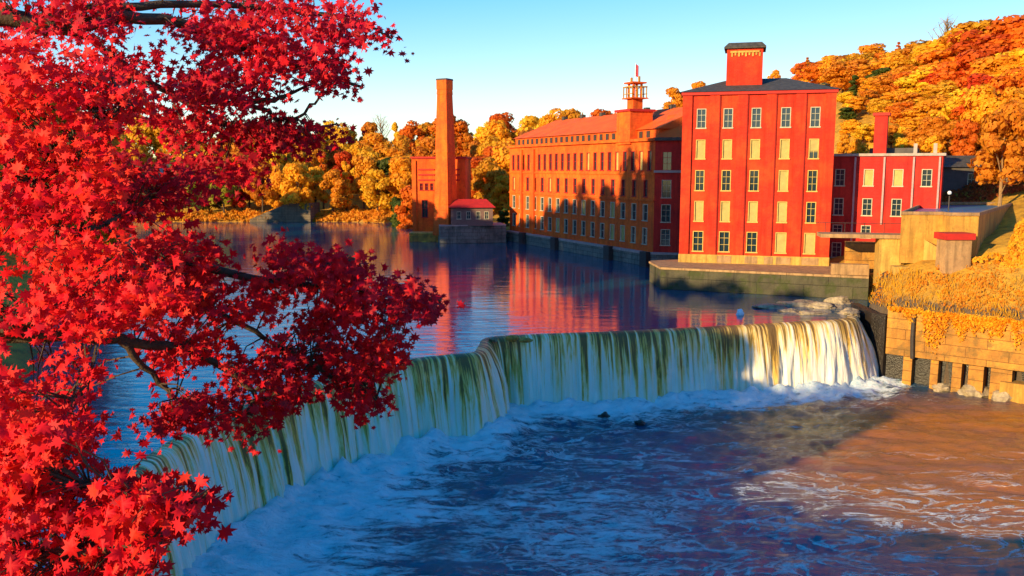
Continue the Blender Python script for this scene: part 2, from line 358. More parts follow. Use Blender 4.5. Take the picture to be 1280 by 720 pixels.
ctrl = np.array([(0, 0, 10.8), (-6, -2, 9.5), (12, -6, 10.4), (-22, 2, 3), (-33, -8, 2), (-48, -21, 2), (-75, -45, 1), (-130, -95, 0), (-35, 30, 11), (-45, 50, 9), (-62, 72, 7), (-80, 120, 5), (-110, 190, 4), (0, -60, 14), (-90, 20, 12), (60, -30, 10), (-160, 80, 14), (140, -10, 10), (-200, 200, 14),  # unseen ground left of the camera lowered to let sun onto the pool
 (-100, 215, 2.5), (-50, 215, 2), (-20, 208, 2), (0, 200, 2.5), (-100, 262, 13), (-40, 258, 12), (0, 250, 12), (30, 240, 14), (-150, 340, 16), (0, 340, 16), (150, 340, 30),
 (5, 170, 2.2), (-12, 162, 1.8), (25, 140, 2), (30, 116, 2.2), (18, 98, 2.1), (33, 93, 2.1), (32, 104, 2.3), (20, 104, 2.0), (36, 86, 2.2), (42, 90, 4.2), (47, 96, 6.5), (36, 79, 4.2), (33.5, 78, 2.2), (33, 75.5, 1.5),
 (36, 72.5, 3.3), (40, 69, 3.3), (46, 64.5, 3.6), (34.2, 73.2, 2.6), (45, 75, 6.0), (41, 76, 4.6), (52, 71, 6.6), (60, 64, 6), (44, 80, 6.2), (52, 86, 7.2), (55.5, 100, 8.8), (50, 106, 8.2), (66, 105, 11.5), (52, 118, 12.5), (50, 132, 17), (50, 152, 21.5), (62, 122, 16.5),
 (72, 130, 20), (82, 120, 23), (70, 165, 27), (42, 180, 21), (30, 200, 17), (92, 160, 33), (20, 222, 14), (60, 230, 28), (125, 120, 30), (130, 60, 16), (75, 72, 9), (90, 40, 9), (15, 190, 6), (80, 90, 14), (200, 200, 40)], float)
def tps(d): return np.where(d > 1e-6, d * d * np.log(np.maximum(d, 1e-6)), 0)
_n = len(ctrl); _A = np.zeros((_n + 3, _n + 3)); _d = np.hypot(ctrl[:, None, 0] - ctrl[None, :, 0], ctrl[:, None, 1] - ctrl[None, :, 1])
_A[:_n, :_n] = tps(_d) + np.eye(_n) * 8; _A[:_n, _n] = 1; _A[:_n, _n+1:] = ctrl[:, :2]; _A[_n, :_n] = 1; _A[_n+1:, :_n] = ctrl[:, :2].T
_w = np.linalg.solve(_A, np.concatenate([ctrl[:, 2], [0, 0, 0]]))
def height(X, Y):
    X = np.asarray(X, float); Y = np.asarray(Y, float); Xc = np.clip(X, -220, 230); Yc = np.clip(Y, -90, 360)
    h = np.full(X.shape, _w[_n]) + _w[_n+1] * Xc + _w[_n+2] * Yc
    for i in range(_n): h = h + _w[i] * tps(np.hypot(Xc - ctrl[i, 0], Yc - ctrl[i, 1]))
    h = np.clip(h, 1.0, 45)
    h = h + (fbm(X * .15, Y * .15) - .5) * .8
    ir = pip(X, Y, river); ip = pip(X, Y, pool); dr = pdist(X, Y, river); dp = pdist(X, Y, pool)
    natural_r = (X < -18) | (Y > 165)
    h = np.where(natural_r & ~ir, np.minimum(h, .15 + .45 * dr), h)
    natural_p = (Y < 45) & (X < 95)
    h = np.where(natural_p & ~ip, np.minimum(h, -5.3 + .84 * dp), h)
    wallside = (X > 30) & (Y > 30) & ~ip
    h = np.where(wallside, np.minimum(h, .55 + .62 * np.maximum(dp - .8, 0)), h)
    h = np.where(ir, -np.minimum(.4 + 1.2 * dr, 4), h); h = np.where(ip, -9, h)
    h = np.where(~ip & ~natural_r & (X > 28) & (Y > 40) & (dp < 1.0), -9, h); h = np.where(~ir & ~natural_r & (X > -1) & (dr < 1.0) & (h > -3), -3, h)
    return h
def gh(x, y): return float(height(np.array([x]), np.array([y]))[0])
xs = np.unique(np.concatenate([np.arange(-900, -120, 30), np.arange(-120, 20, 2.5), np.arange(20, 62, .8), np.arange(62, 160, 3), np.arange(160, 900, 30)]))
ys = np.unique(np.concatenate([np.arange(-300, -20, 20), np.arange(-20, 55, 2), np.arange(55, 112, .8), np.arange(112, 280, 3), np.arange(280, 1400, 40)]))
X, Y = np.meshgrid(xs, ys); H = height(X, Y)
ter = arr_mesh('ground', np.stack([X, Y, H], -1).reshape(-1, 3), grid_faces(len(xs), len(ys)), M['terrain'], smooth=True); ter['kind'] = 'structure'
# upper river sheet: fine strip grid by polar-free trick, clipped by crest polygon
def resample(P, step):
    out = []; P = [Vector((a, b, 0)) for a, b in P]
    # Catmull-Rom
    for i in range(len(P) - 1):
        p0 = P[max(i-1, 0)]; p1 = P[i]; p2 = P[i+1]; p3 = P[min(i+2, len(P)-1)]
        n = max(2, int((p2 - p1).length / step))
        for k in range(n):
            t = k / n; out.append(.5 * ((2*p1) + (p2-p0)*t + (2*p0-5*p1+4*p2-p3)*t*t + (3*p1-p0-3*p2+p3)*t**3))
    out.append(P[-1]); return np.array([(p.x, p.y) for p in out])
C = resample(crest, .12)
tan = np.gradient(C, axis=0); tan /= np.hypot(tan[:, 0], tan[:, 1])[:, None]
nrm = np.stack([tan[:, 1], -tan[:, 0]], -1)                   # to the downstream side
k = np.ones(21) / 21
for c_ in (0, 1): nrm[:, c_] = np.convolve(np.pad(nrm[:, c_], 10, 'edge'), k, 'valid')
nrm /= np.hypot(nrm[:, 0], nrm[:, 1])[:, None]
S = np.concatenate([[0], np.cumsum(np.hypot(*np.diff(C, axis=0).T))])
back = C - nrm * .5
offs = [0, .5, 1.2, 2.2, 3.5, 5, 7, 9.5, 13]
bm = bmesh.new(); edge = [bm.verts.new((x, y, -.03)) for x, y in back[::4]]
tail = [(31.5, 78), (45, 92), (45, 240), (-220, 240), (-220, 60), (-60, 20), (-20, 24)]
lim = [bm.verts.new((x, y, -.03)) for x, y in tail]
f = bm.faces.new(edge + lim); bmesh.ops.triangulate(bm, faces=[f]); 
for _ in range(5):
    big = [e for e in bm.edges if e.calc_length() > 3.0 and max(abs(v.co.x + 5) for v in e.verts) < 60 and min(v.co.y for v in e.verts) < 130]
    if not big: break
    bmesh.ops.subdivide_edges(bm, edges=big, cuts=1); bmesh.ops.triangulate(bm, faces=bm.faces[:])
bm.normal_update()
for f in bm.faces:
    if f.normal.z < 0: f.normal_flip()
me = bpy.data.meshes.new('river'); bm.to_mesh(me); bm.free(); me.materials.append(M['upper'])
vv = np.empty(len(me.vertices) * 3); me.vertices.foreach_get('co', vv); vv = vv.reshape(-1, 3)
dq = pdist(vv[:, 0], vv[:, 1], [tuple(c) for c in C[::8]], False)
q = np.clip(1 - dq / 16, 0, 1) * np.where(vv[:, 0] < 1, 1, .25)
a_ = me.attributes.new('quick', 'FLOAT', 'POINT'); a_.data.foreach_set('value', q.astype(np.float32))
o = bpy.data.objects.new('river', me); col.objects.link(o); o['kind'] = 'structure'
# falls curtain
NR = 34; t_ = np.linspace(0, 1, NR)[:, None]
s1 = S[None, :]
lipn = fbm(s1 * .8, 0 * s1, 3) - .5
thr = fbm(s1 * .30, 0 * s1 + 5, 3)
out = -.5 + .5 * np.minimum(t_ / .12, 1) + (1.35 + .5 * (thr - .5)) * np.clip((t_ - .12) / .88, 0, 1) ** .62
zz = np.where(t_ < .12, -.02 - .10 * (t_ / .12) ** 2, -.12 - 5.75 * np.clip((t_ - .12) / .88, 0, 1) ** 1.15)
rid = (fbm(s1 * 2.6 + t_ * .5, t_ * 1.6, 4) - .5) * .50 + (fbm(s1 * .9 + 9, t_ * .7, 3) - .5) * .8 + (fbm(s1 * 7 + 3, t_ * 2.5 + 7, 3) - .5) * .32
out = out + rid * np.clip((t_ - .1) * 2.2, 0, 1) + lipn * .12 * np.clip(t_ * 8, 0, 1)
flare = np.clip((S - S[-1] + 8) / 8, 0, 1)[None, :] ** 2
out = out + flare * 1.2 * t_
FX = C[None, :, 0] + nrm[None, :, 0] * out; FY = C[None, :, 1] + nrm[None, :, 1] * out
FZ = zz + 0 * s1 + (fbm(s1 * 1.4, t_ * 2, 3) - .5) * .10 * np.clip(t_ * 6, 0, 1) + flare * .25 * (fbm(s1 * .9, t_ * 4) - .3)
UV = np.stack([np.repeat(s1, NR, 0), np.repeat(t_, len(S), 1)], -1).reshape(-1, 2)
fal = arr_mesh('waterfall', np.stack([FX, FY, FZ], -1).reshape(-1, 3), grid_faces(len(S), NR)[:, ::-1], M['falls'], smooth=True, uv=UV)
fal['kind'] = 'structure'
# weir body under the water
wb = MB()
for i in range(0, len(C) - 6, 6):
    j = i + 6; a, b = C[i] - nrm[i] * .25, C[j] - nrm[j] * .25; a2, b2 = C[i] - nrm[i] * 2.5, C[j] - nrm[j] * 2.5
    wb.hexa([(*a, -9), (*b, -9), (*b2, -9), (*a2, -9), (*a, -.3), (*b, -.3), (*b2, -.3), (*a2, -.3)])
tag(wb.build('weir', M['darkstone']), 'long curved stone weir hidden behind the falling water', 'weir')
# lower pool surface
gx = np.arange(-24, 60, .28); gy = np.concatenate([np.arange(14, 80, .28)]); GX, GY = np.meshgrid(gx, gy)
foot = [tuple(c) for c in (C + nrm * 1.5)[::8]]
df = pdist(GX, GY, foot, False)
fo = np.exp(-df / 4.2)
# the left curtain throws foam far across the pool
left = np.clip((8 - GX) / 16, 0, 1); fo = np.maximum(fo, np.exp(-df / 15.0) * left)
fo = np.maximum(fo, .50 * np.exp(-((GX - 2) / 10) ** 2 - ((GY - 44) / 8) ** 2) + .16 * np.exp(-((GX - 6) / 16) ** 2 - ((GY - 37) / 4) ** 2))
right = np.clip((GX - 10) / 12, 0, 1); fo = fo * (1 - .35 * right * (df > 3))
thread = np.clip(.95 - (GY - 42) / 24, 0, .95) * np.clip((GX + 8) / 12, 0, 1) + .42 * np.exp(-((df - 4) / 3) ** 2)
PZ = -5.5 + np.exp(-df / 1.1) * (.25 + .9 * fbm(GX * 1.3, GY * 1.3)) + np.exp(-df / 5) * (fbm(GX * .8, GY * .9 + 4) - .5) * 1.3 \
     + (fbm(GX * .35 + 3, GY * .7) - .5) * .45 + (fbm(GX * 1.2, GY * 2.4 + 8) - .5) * .22
pw = arr_mesh('pool_water', np.stack([GX, GY, PZ], -1).reshape(-1, 3), grid_faces(len(gx), len(gy)), M['lower'], {'foam': fo, 'thread': thread * (1 - .45 * np.clip((GX - 14) / 6, 0, 1) * np.clip((GY - 42) / 6, 0, 1)), 'bank_glow': np.clip((GX - 11) / 9, 0, 1) * np.clip((70 - GY) / 8, 0, 1) * np.clip((GX * .9 + GY - 52) / 12, 0, 1)}, smooth=True); pw['kind'] = 'structure'
fb_ = MB(); fb_.quad((-60, -60, -5.9), (160, -60, -5.9), (160, 90, -5.9), (-60, 90, -5.9)); o = fb_.build('lower_river', M['lower'], recalc=False); o['kind'] = 'structure'
# ------------------------------------------------------------------ facades
def hv(a, b): v = Vector((b[0] - a[0], b[1] - a[1], 0)); return v.normalized(), v.length
def mk_window(root, O, U, N, u, z, w_, h_, kind, depth, fm='cream', muntin=(1, 2), shared=None):
    fr = FB(O, U, N); t = .08
    fr.fbox(u - w_/2, u - w_/2 + t, -depth, .03, z - h_/2, z + h_/2); fr.fbox(u + w_/2 - t, u + w_/2, -depth, .03, z - h_/2, z + h_/2)
    fr.fbox(u - w_/2 + t, u + w_/2 - t, -depth, .03, z + h_/2 - t, z + h_/2); fr.fbox(u - w_/2 - .08, u + w_/2 + .08, .002, .12, z - h_/2 - .12, z - h_/2 + .002)
    if kind != 'board':
        for i in range(muntin[0]):
            c = u - w_/2 + w_ * (i + 1) / (muntin[0] + 1); fr.fbox(c - .02, c + .02, -depth + .03, -depth + .08, z - h_/2, z + h_/2 - t)
        for i in range(muntin[1]):
            c = z - h_/2 + h_ * (i + 1) / (muntin[1] + 1); fr.fbox(u - w_/2 + t, u + w_/2 - t, -depth + .03, -depth + .085, c - .022, c + .022)
    fo_ = local(fr, root).build('window', M[fm], root)
    pn = FB(O, U, N)
    if kind == 'board': pn.fbox(u - w_/2 + t, u + w_/2 - t, -depth - .02, -depth + .05, z - h_/2 + .003, z + h_/2 - t)
    elif kind == 'half':
        pn.fbox(u - w_/2 + t, u + w_/2 - t, -depth - .02, -depth + .10, z - h_*.12, z + h_/2 - t)
        g = FB(O, U, N); g.fbox(u - w_/2 + t, u + w_/2 - t, -depth - .02, -depth + .02, z - h_/2, z - h_*.12); local(g, root).build('pane', M['glass'], fo_)
    else: pn.fbox(u - w_/2 + t, u + w_/2 - t, -depth - .02, -depth + .02, z - h_/2, z + h_/2 - t)
    local(pn, root).build('board' if kind in ('board', 'half') else 'pane', M['board'] if kind in ('board', 'half') else M['glass'], fo_)
    return fo_
def body(mb, O, U, N, L, D, z0, z1, inset=.3, front=False):
    """side, back and top walls behind a holed front"""
    P = lambda u, n, z: Vector(O) + Vector(U) * u + Vector(N) * n + Vector((0, 0, z))
    for (a, b) in (((0, 0), (0, -D)), ((0, -D), (L, -D)), ((L, -D), (L, 0))):
        l = math.hypot(b[0] - a[0], b[1] - a[1])
        mb.quad(P(*a, z0), P(*b, z0), P(*b, z1), P(*a, z1), [(0, z0), (l, z0), (l, z1), (0, z1)])
    mb.quad(P(0, 0, z1), P(L, 0, z1), P(L, -D, z1), P(0, -D, z1))
    mb.quad(P(.01, -inset, z0), P(L - .01, -inset, z0), P(L - .01, -inset, z1 - .01), P(.01, -inset, z1 - .01))   # closed wall behind openings
# ---- red tower mill
A = (18.3, 96.0); B = (33.25, 92.0); U, L = hv(A, B); N = Vector((U.y, -U.x, 0)); O = Vector((A[0], A[1], 0)); Z0, Z1 = 2.25, 20.45
rt = thing('mill_tower', 'tall five storey red brick mill with dark hipped roof and rooftop head house', 'mill', (A[0], A[1], Z0))
wu = [1.98, 4.75, 7.62, 10.6, 13.5]; wz = [17.75, 14.5, 11.2, 7.9, 4.65]
kinds = ['ggggg', 'bbbbh', 'gggbg', 'bbbbg', 'gggbb']
holes = []; specs = []
for r, z in enumerate(wz):
    hh = 2.0 if r < 2 else 2.15; ww = .98 if r < 4 else 1.12
    for c_, u in enumerate(wu):
        holes.append((u - ww/2, u + ww/2, z - hh/2, z + hh/2)); specs.append((u, z, ww, hh, {'g': 'glass', 'b': 'board', 'h': 'half'}[kinds[r][c_]]))
base_h = .95
fr = FB(O, U, N); fr.holed(0, L, Z0 + base_h, Z1, holes, .22); body(fr, O, U, N, L, 12, Z0, Z1)
local(fr, rt).build('wall', M['red'], rt, recalc=False)
for sp in specs: mk_window(rt, O, U, N, *sp, .16, 'cream' if sp[1] < 16 else 'pale')
for i, u in enumerate([.5, 3.35, 6.2, 9.1, 12.05, L - .5]):
    p = FB(O, U, N); p.fbox(u - .5, u + .5, .003, .20, Z0 + base_h, Z1 - .35); local(p, rt).build('pilaster', M['red'], rt)
    if 0 < i < 5:
        d = FB(O, U, N); d.fbox(u + .50, u + .58, .004, .14, Z0 + base_h, Z1 - .4); local(d, rt).build('pipe_and_shade_strip', M['redtrim'], rt)  # dark strip on each inner pilaster's right edge, standing in for its shadow line
p = FB(O, U, N); p.fbox(-.05, L + .05, -.02, .26, Z0 - .3, Z0 + base_h); local(p, rt).build('plinth', M['concpale'], rt)
for u, w_ in ((4.8, 1.5), (7.6, 1.3), (9.4, .9), (10.9, 1.5), (13.6, 1.7)):
    p = FB(O, U, N); p.fbox(u - w_/2, u + w_/2, .2, .30, Z0 + .1, Z0 + .85); local(p, rt).build('basement_hatch', M['slab'], rt)
p = FB(O, U, N); p.fbox(-.15, L + .15, -12.1, .32, Z1 - .3, Z1 + .02); local(p, rt).build('cornice', M['redtrim'], rt)
p = FB(O, U, N); e = .45; ridge = 22.3
q = [p.P(-e, e, Z1 + .03), p.P(L + e, e, Z1 + .03), p.P(L + e, -12 - e, Z1 + .03), p.P(-e, -12 - e, Z1 + .03), p.P(4.8, -6, ridge), p.P(L - 4.8, -6, ridge)]
for f_ in ((0, 1, 5, 4), (1, 2, 5), (2, 3, 4, 5), (3, 0, 4), (3, 2, 1, 0)): p.poly([q[i] for i in f_])
local(p, rt).build('roof', M['darkroof'], rt)
hd = FB(O, U, N); hd.fbox(4.35, 8.1, -6.2, -2.6, 20.8, 25.2); ho = local(hd, rt).build('head_house', M['red'], rt)
p = FB(O, U, N)
for i in range(9): p.fbox(4.8 + i * .36, 4.98 + i * .36, -2.597, -2.5, 24.35 + (.12 if i % 2 else 0), 24.75)
p.fbox(4.7, 7.75, -2.597, -2.45, 24.75, 24.95); local(p, rt).build('corbel', M['concpale'], ho)
p = FB(O, U, N); p.fbox(4.05, 8.4, -6.5, -2.25, 25.2, 25.35)
q = [p.P(4.05, -2.25, 25.36), p.P(8.4, -2.25, 25.36), p.P(8.4, -6.5, 25.36), p.P(4.05, -6.5, 25.36), p.P(4.5, -2.8, 25.85), p.P(7.95, -2.8, 25.85), p.P(7.95, -6, 25.85), p.P(4.5, -6, 25.85)]
p.hexa(q); local(p, rt).build('cap_roof', M['darkroof'], ho)
# ---- long mill
def long_mill():
    A = (-.4, 153.5); B = (18.1, 112.6); U, L = hv(A, B); N = Vector((U.y, -U.x, 0)); O = Vector((A[0], A[1], 0)); z0, ze = 1.7, 15.9
    root = thing('long_mill', 'long orange brick mill with rows of tall windows and red roof along the river', 'mill', (A[0], A[1], z0))
    D = 15.0; holes = []; specs = []
    def row(n, u0, u1, z, w_, h_, dep=.2, km=None):
        for i in range(n):
            u = u0 + (u1 - u0) * i / (n - 1)
            if km and i in km: continue
            holes.append((u - w_/2, u + w_/2, z - h_/2, z + h_/2)); specs.append((u, z, w_, h_, 'glass' if random.random() < .8 else 'board'))
    row(22, 1.6, L - 1.2, 13.45, .95, 2.5); row(16, 1.8, L - 2, 9.9, 1.0, 2.15); row(16, 1.8, L - 2, 6.8, 1.15, 2.1); row(16, 1.8, L - 2, 3.75, 1.15, 2.1)
    fr = FB(O, U, N); fr.holed(0, L, z0, ze, holes, .3); body(fr, O, U, N, L, D, z0, ze, .35); local(fr, root).build('wall', M['orange'], root, recalc=False)
    for i, s_ in enumerate(specs): mk_window(root, O, U, N, *s_, .2, 'redtrim' if s_[1] > 9 else 'pale', (0, 1))
    for z_ in (11.75, 8.35):
        p = FB(O, U, N); p.fbox(-.05, L + .05, .002, .16, z_ - .12, z_ + .12); local(p, root).build('string_course', M['orange'], root)
    p = FB(O, U, N); p.fbox(-.3, L + .3, -.3, .45, ze + .002, ze + .35); local(p, root).build('cornice', M['orange'], root)
    for u in (5.2, 9.8): 
        p = FB(O, U, N); p.fbox(u - .35, u + .35, .003, .35, z0, ze - .4); local(p, root).build('buttress', M['orange'], root)
    # clerestory attic behind the eave, then the pitched roof
    p = FB(O, U, N); p.fbox(.5, L - .5, -D, -.9, ze + .36, ze + 1.55); at_ = local(p, root).build('attic_wall', M['orange'], root)
    for i in range(24):
        u = 2 + i * (L - 5) / 23; k_ = FB(O, U, N); k_.fbox(u - .4, u + .4, -.9 + .004, -.82, ze + .5, ze + 1.35); local(k_, root).build('attic_window', M['iron'], at_)
    p = FB(O, U, N); zr = 20.6
    a = [p.P(.1, -.5, ze + 1.56), p.P(L - .1, -.5, ze + 1.56), p.P(L - .1, -D - .4, ze + 1.56), p.P(.1, -D - .4, ze + 1.56), p.P(2.5, -D * .5, zr), p.P(L - .1, -D * .5, zr)]
    for f_ in ((0, 1, 5, 4), (1, 2, 5), (2, 3, 4, 5), (3, 0, 4), (3, 2, 1, 0)): p.poly([a[i] for i in f_])
    local(p, root).build('roof', M['redroof'], root)
    # stair tower with lantern at the eave
    ut = L * .80
    p = FB(O, U, N); p.fbox(ut, ut + 3.4, -3.2, .3, ze - .3, 19.9); tw = local(p, root).build('stair_tower', M['orange'], root)
    p = FB(O, U, N); p.fbox(ut - .25, ut + 3.65, -3.45, .55, 19.9, 20.2); local(p, root).build('tower_cornice', M['redtrim'], tw)
    lant = root
    p = FB(O, U, N); c = ut + 1.7; n_ = -1.45
    p.fbox(c - .75, c + .75, n_ - .75, n_ + .75, 20.2, 21.6); p.fbox(c - 1.3, c + 1.3, n_ - 1.3, n_ + 1.3, 21.6, 21.75)
    [p.fbox(c + a_ - .12, c + a_ + .12, n_ + b_ - .12, n_ + b_ + .12, 21.8, 23.6) for a_ in (-.6, .6) for b_ in (-.6, .6)]; p.fbox(c - 1.1, c + 1.1, n_ - 1.1, n_ + 1.1, 23.6, 23.8)
    lb = local(p, root).build('lantern', M['orange'], root)
    p = FB(O, U, N)
    for su in (-1.1, -.37, .37, 1.1):
        for sn in (-1.1, -.37, .37, 1.1):
            if abs(su) > 1 or abs(sn) > 1: 
                p.fbox(c + su - .06, c + su + .06, n_ + sn - .06, n_ + sn + .06, 21.76, 23.1)
    for s1_ in (-1.1, 1.1):
        p.fbox(c - 1.2, c + 1.2, n_ + s1_ - .08, n_ + s1_ + .08, 23.1, 23.25); p.fbox(c + s1_ - .08, c + s1_ + .08, n_ - 1.02, n_ + 1.02, 23.1, 23.25)
        p.fbox(c - 1.2, c + 1.2, n_ + s1_ - .06, n_ + s1_ + .06, 22.2, 22.3)
    local(p, root).build('balustrade', M['concrete'], lb)
    for su in (-.95, .95):
        p = FB(O, U, N); p.fbox(c + su - .12, c + su + .12, n_ - .12, n_ + .12, 23.81, 24.5); local(p, root).build('pinnacle', M['concrete'], lb)
    p = MB(); b0 = Vector(O) + U * c + N * n_; p.tube([b0 + Vector((0, 0, 23.8)), b0 + Vector((0, 0, 26.3))], [.07, .05], 6); po = local(p, root).build('flag_pole', M['white'], root)
    p = MB()
    for i in range(5):
        x0, x1 = i * .07, (i + 1) * .07; f0, f1 = math.sin(i * 1.3) * .1, math.sin((i + 1) * 1.3) * .1
        p.hexa([b0 + Vector((.06 + x0, f0, 24.6 - x0 * .6)), b0 + Vector((.06 + x1, f1, 24.6 - x1 * .6)), b0 + Vector((.06 + x1, f1 + .03, 24.6 - x1 * .6)), b0 + Vector((.06 + x0, f0 + .03, 24.6 - x0 * .6)),
                b0 + Vector((.06 + x0, f0, 26.2 - x0 * .8)), b0 + Vector((.06 + x1, f1, 26.2 - x1 * .8)), b0 + Vector((.06 + x1, f1 + .03, 26.2 - x1 * .8)), b0 + Vector((.06 + x0, f0 + .03, 26.2 - x0 * .8))])
    local(p, root).build('flag', M['flag'], po)
    # roof ridge vents
    for i in range(6):
        u = 6 + i * 6.3; p = FB(O, U, N); p.fbox(u - .35, u + .35, -D * .5 - .35, -D * .5 + .35, zr - .4, zr + .45); local(p, root).build('roof_vent', M['darkroof'], root)
long_mill()
def mill_link():
    A = (18.12, 112.55); B = (26.0, 110.2); U, L = hv(A, B); N = Vector((U.y, -U.x, 0)); O = Vector((A[0], A[1], 0)); z0, ze = 1.7, 15.9
    root = thing('mill_wing', 'shaded crimson brick mill end with tall windows tucked left behind the red tower mill', 'mill building', (A[0], A[1], z0))
    holes = []; specs = []
    for z_, h_ in ((13.4, 2.3), (9.9, 2.2), (6.8, 2.2), (3.75, 2.0)):
        for u in (1.5, 4.0, 6.4):
            holes.append((u - .6, u + .6, z_ - h_/2, z_ + h_/2)); specs.append((u, z_, 1.2, h_, 'glass'))
    fr = FB(O, U, N); fr.holed(0, L, z0, ze, holes, .3); body(fr, O, U, N, L, 6, z0, ze, .35); local(fr, root).build('wall', M['wing'], root, recalc=False)
    for s_ in specs: mk_window(root, O, U, N, *s_, .2, 'pale' if s_[1] < 12 else 'redtrim', (1, 2))
    p = FB(O, U, N); p.fbox(-.1, L, .002, .25, 11.9, 12.2); local(p, root).build('string_course', M['coping'], root)
    p = FB(O, U, N); p.fbox(-.3, L + .2, -6.2, .4, ze + .004, ze + .4); local(p, root).build('cornice', M['darkroof'], root)
    p = FB(O, U, N)
    a = [p.P(0, 0, ze + .41), p.P(L, 0, ze + .41), p.P(L, -6, ze + .41), p.P(0, -6, ze + .41), p.P(1, -5, 19.4), p.P(L, -5, 19.4)]
    for f_ in ((0, 1, 5, 4), (1, 2, 5), (2, 3, 4, 5), (3, 0, 4), (3, 2, 1, 0)): p.poly([a[i] for i in f_])
    local(p, root).build('roof', M['redroof'], root)
mill_link()
# ---- right wing
def right_wing():
    A = (35.0, 99.0); B = (43.6, 89.0); A = (34.6, 97.0); B = (44.6, 92.0)
    U, L = hv(A, B); N = Vector((U.y, -U.x, 0)); O = Vector((A[0], A[1], 0)); z0, ze = 2.0, 13.75
    root = thing('factory_wing', 'shaded crimson brick wing with pale downpipes and square stack right of tower mill', 'factory building', (A[0], A[1], z0))
    holes = []; specs = []
    for j, (z_, h_) in enumerate(((11.5, 1.75), (8.35, 1.8), (5.7, 1.3), (3.6, 1.6))):
        for i, u in enumerate((1.2, 4.1, 7.0, 9.75)):
            if j >= 2 and i > 1: continue
            if j == 1 and i == 3: continue
            holes.append((u - .5, u + .5, z_ - h_/2, z_ + h_/2)); specs.append((u, z_, 1.0, h_, 'board' if (j == 0 and i in (1, 2)) else 'glass'))
    fr = FB(O, U, N); fr.holed(0, L, z0, ze, holes, .25); body(fr, O, U, N, L, 11, z0, ze, .3); local(fr, root).build('wall', M['wing'], root, recalc=False)
    for s_ in specs: mk_window(root, O, U, N, *s_, .17, 'pale', (1, 2))
    for u in (2.7, 5.6, 8.45, 10.9):
        p = FB(O, U, N); p.fbox(u - .09, u + .09, .004, .2, 4 if u < 3 else 6.5, ze - .1); local(p, root).build('downpipe', M['pipe'], root)
    p = FB(O, U, N); p.fbox(-.1, L + .25, -11.1, .25, ze + .003, ze + .28); local(p, root).build('coping', M['coping'], root)
    p = FB(O, U, N); p.fbox(3.8, 8.6, -7, -3.2, ze + .285, ze + .9); local(p, root).build('roof_monitor', M['darkwall'], root)
    p = FB(O, U, N); p.fbox(4.3, 5.6, -2.6, -1.3, ze + .285, ze + 4.3); so_ = local(p, root).build('brick_stack', M['wing'], root)
    p = FB(O, U, N); p.fbox(4.1, 5.8, -2.8, -1.1, ze + 4.3, ze + 4.62); local(p, root).build('stack_cap', M['redtrim'], so_)
    for u in (8.3, 10.2):
        p = FB(O, U, N); p.fbox(u, u + .35, -1.2, -.8, ze + .285, ze + 1.3); local(p, root).build('roof_vent', M['coping'], root)
right_wing()
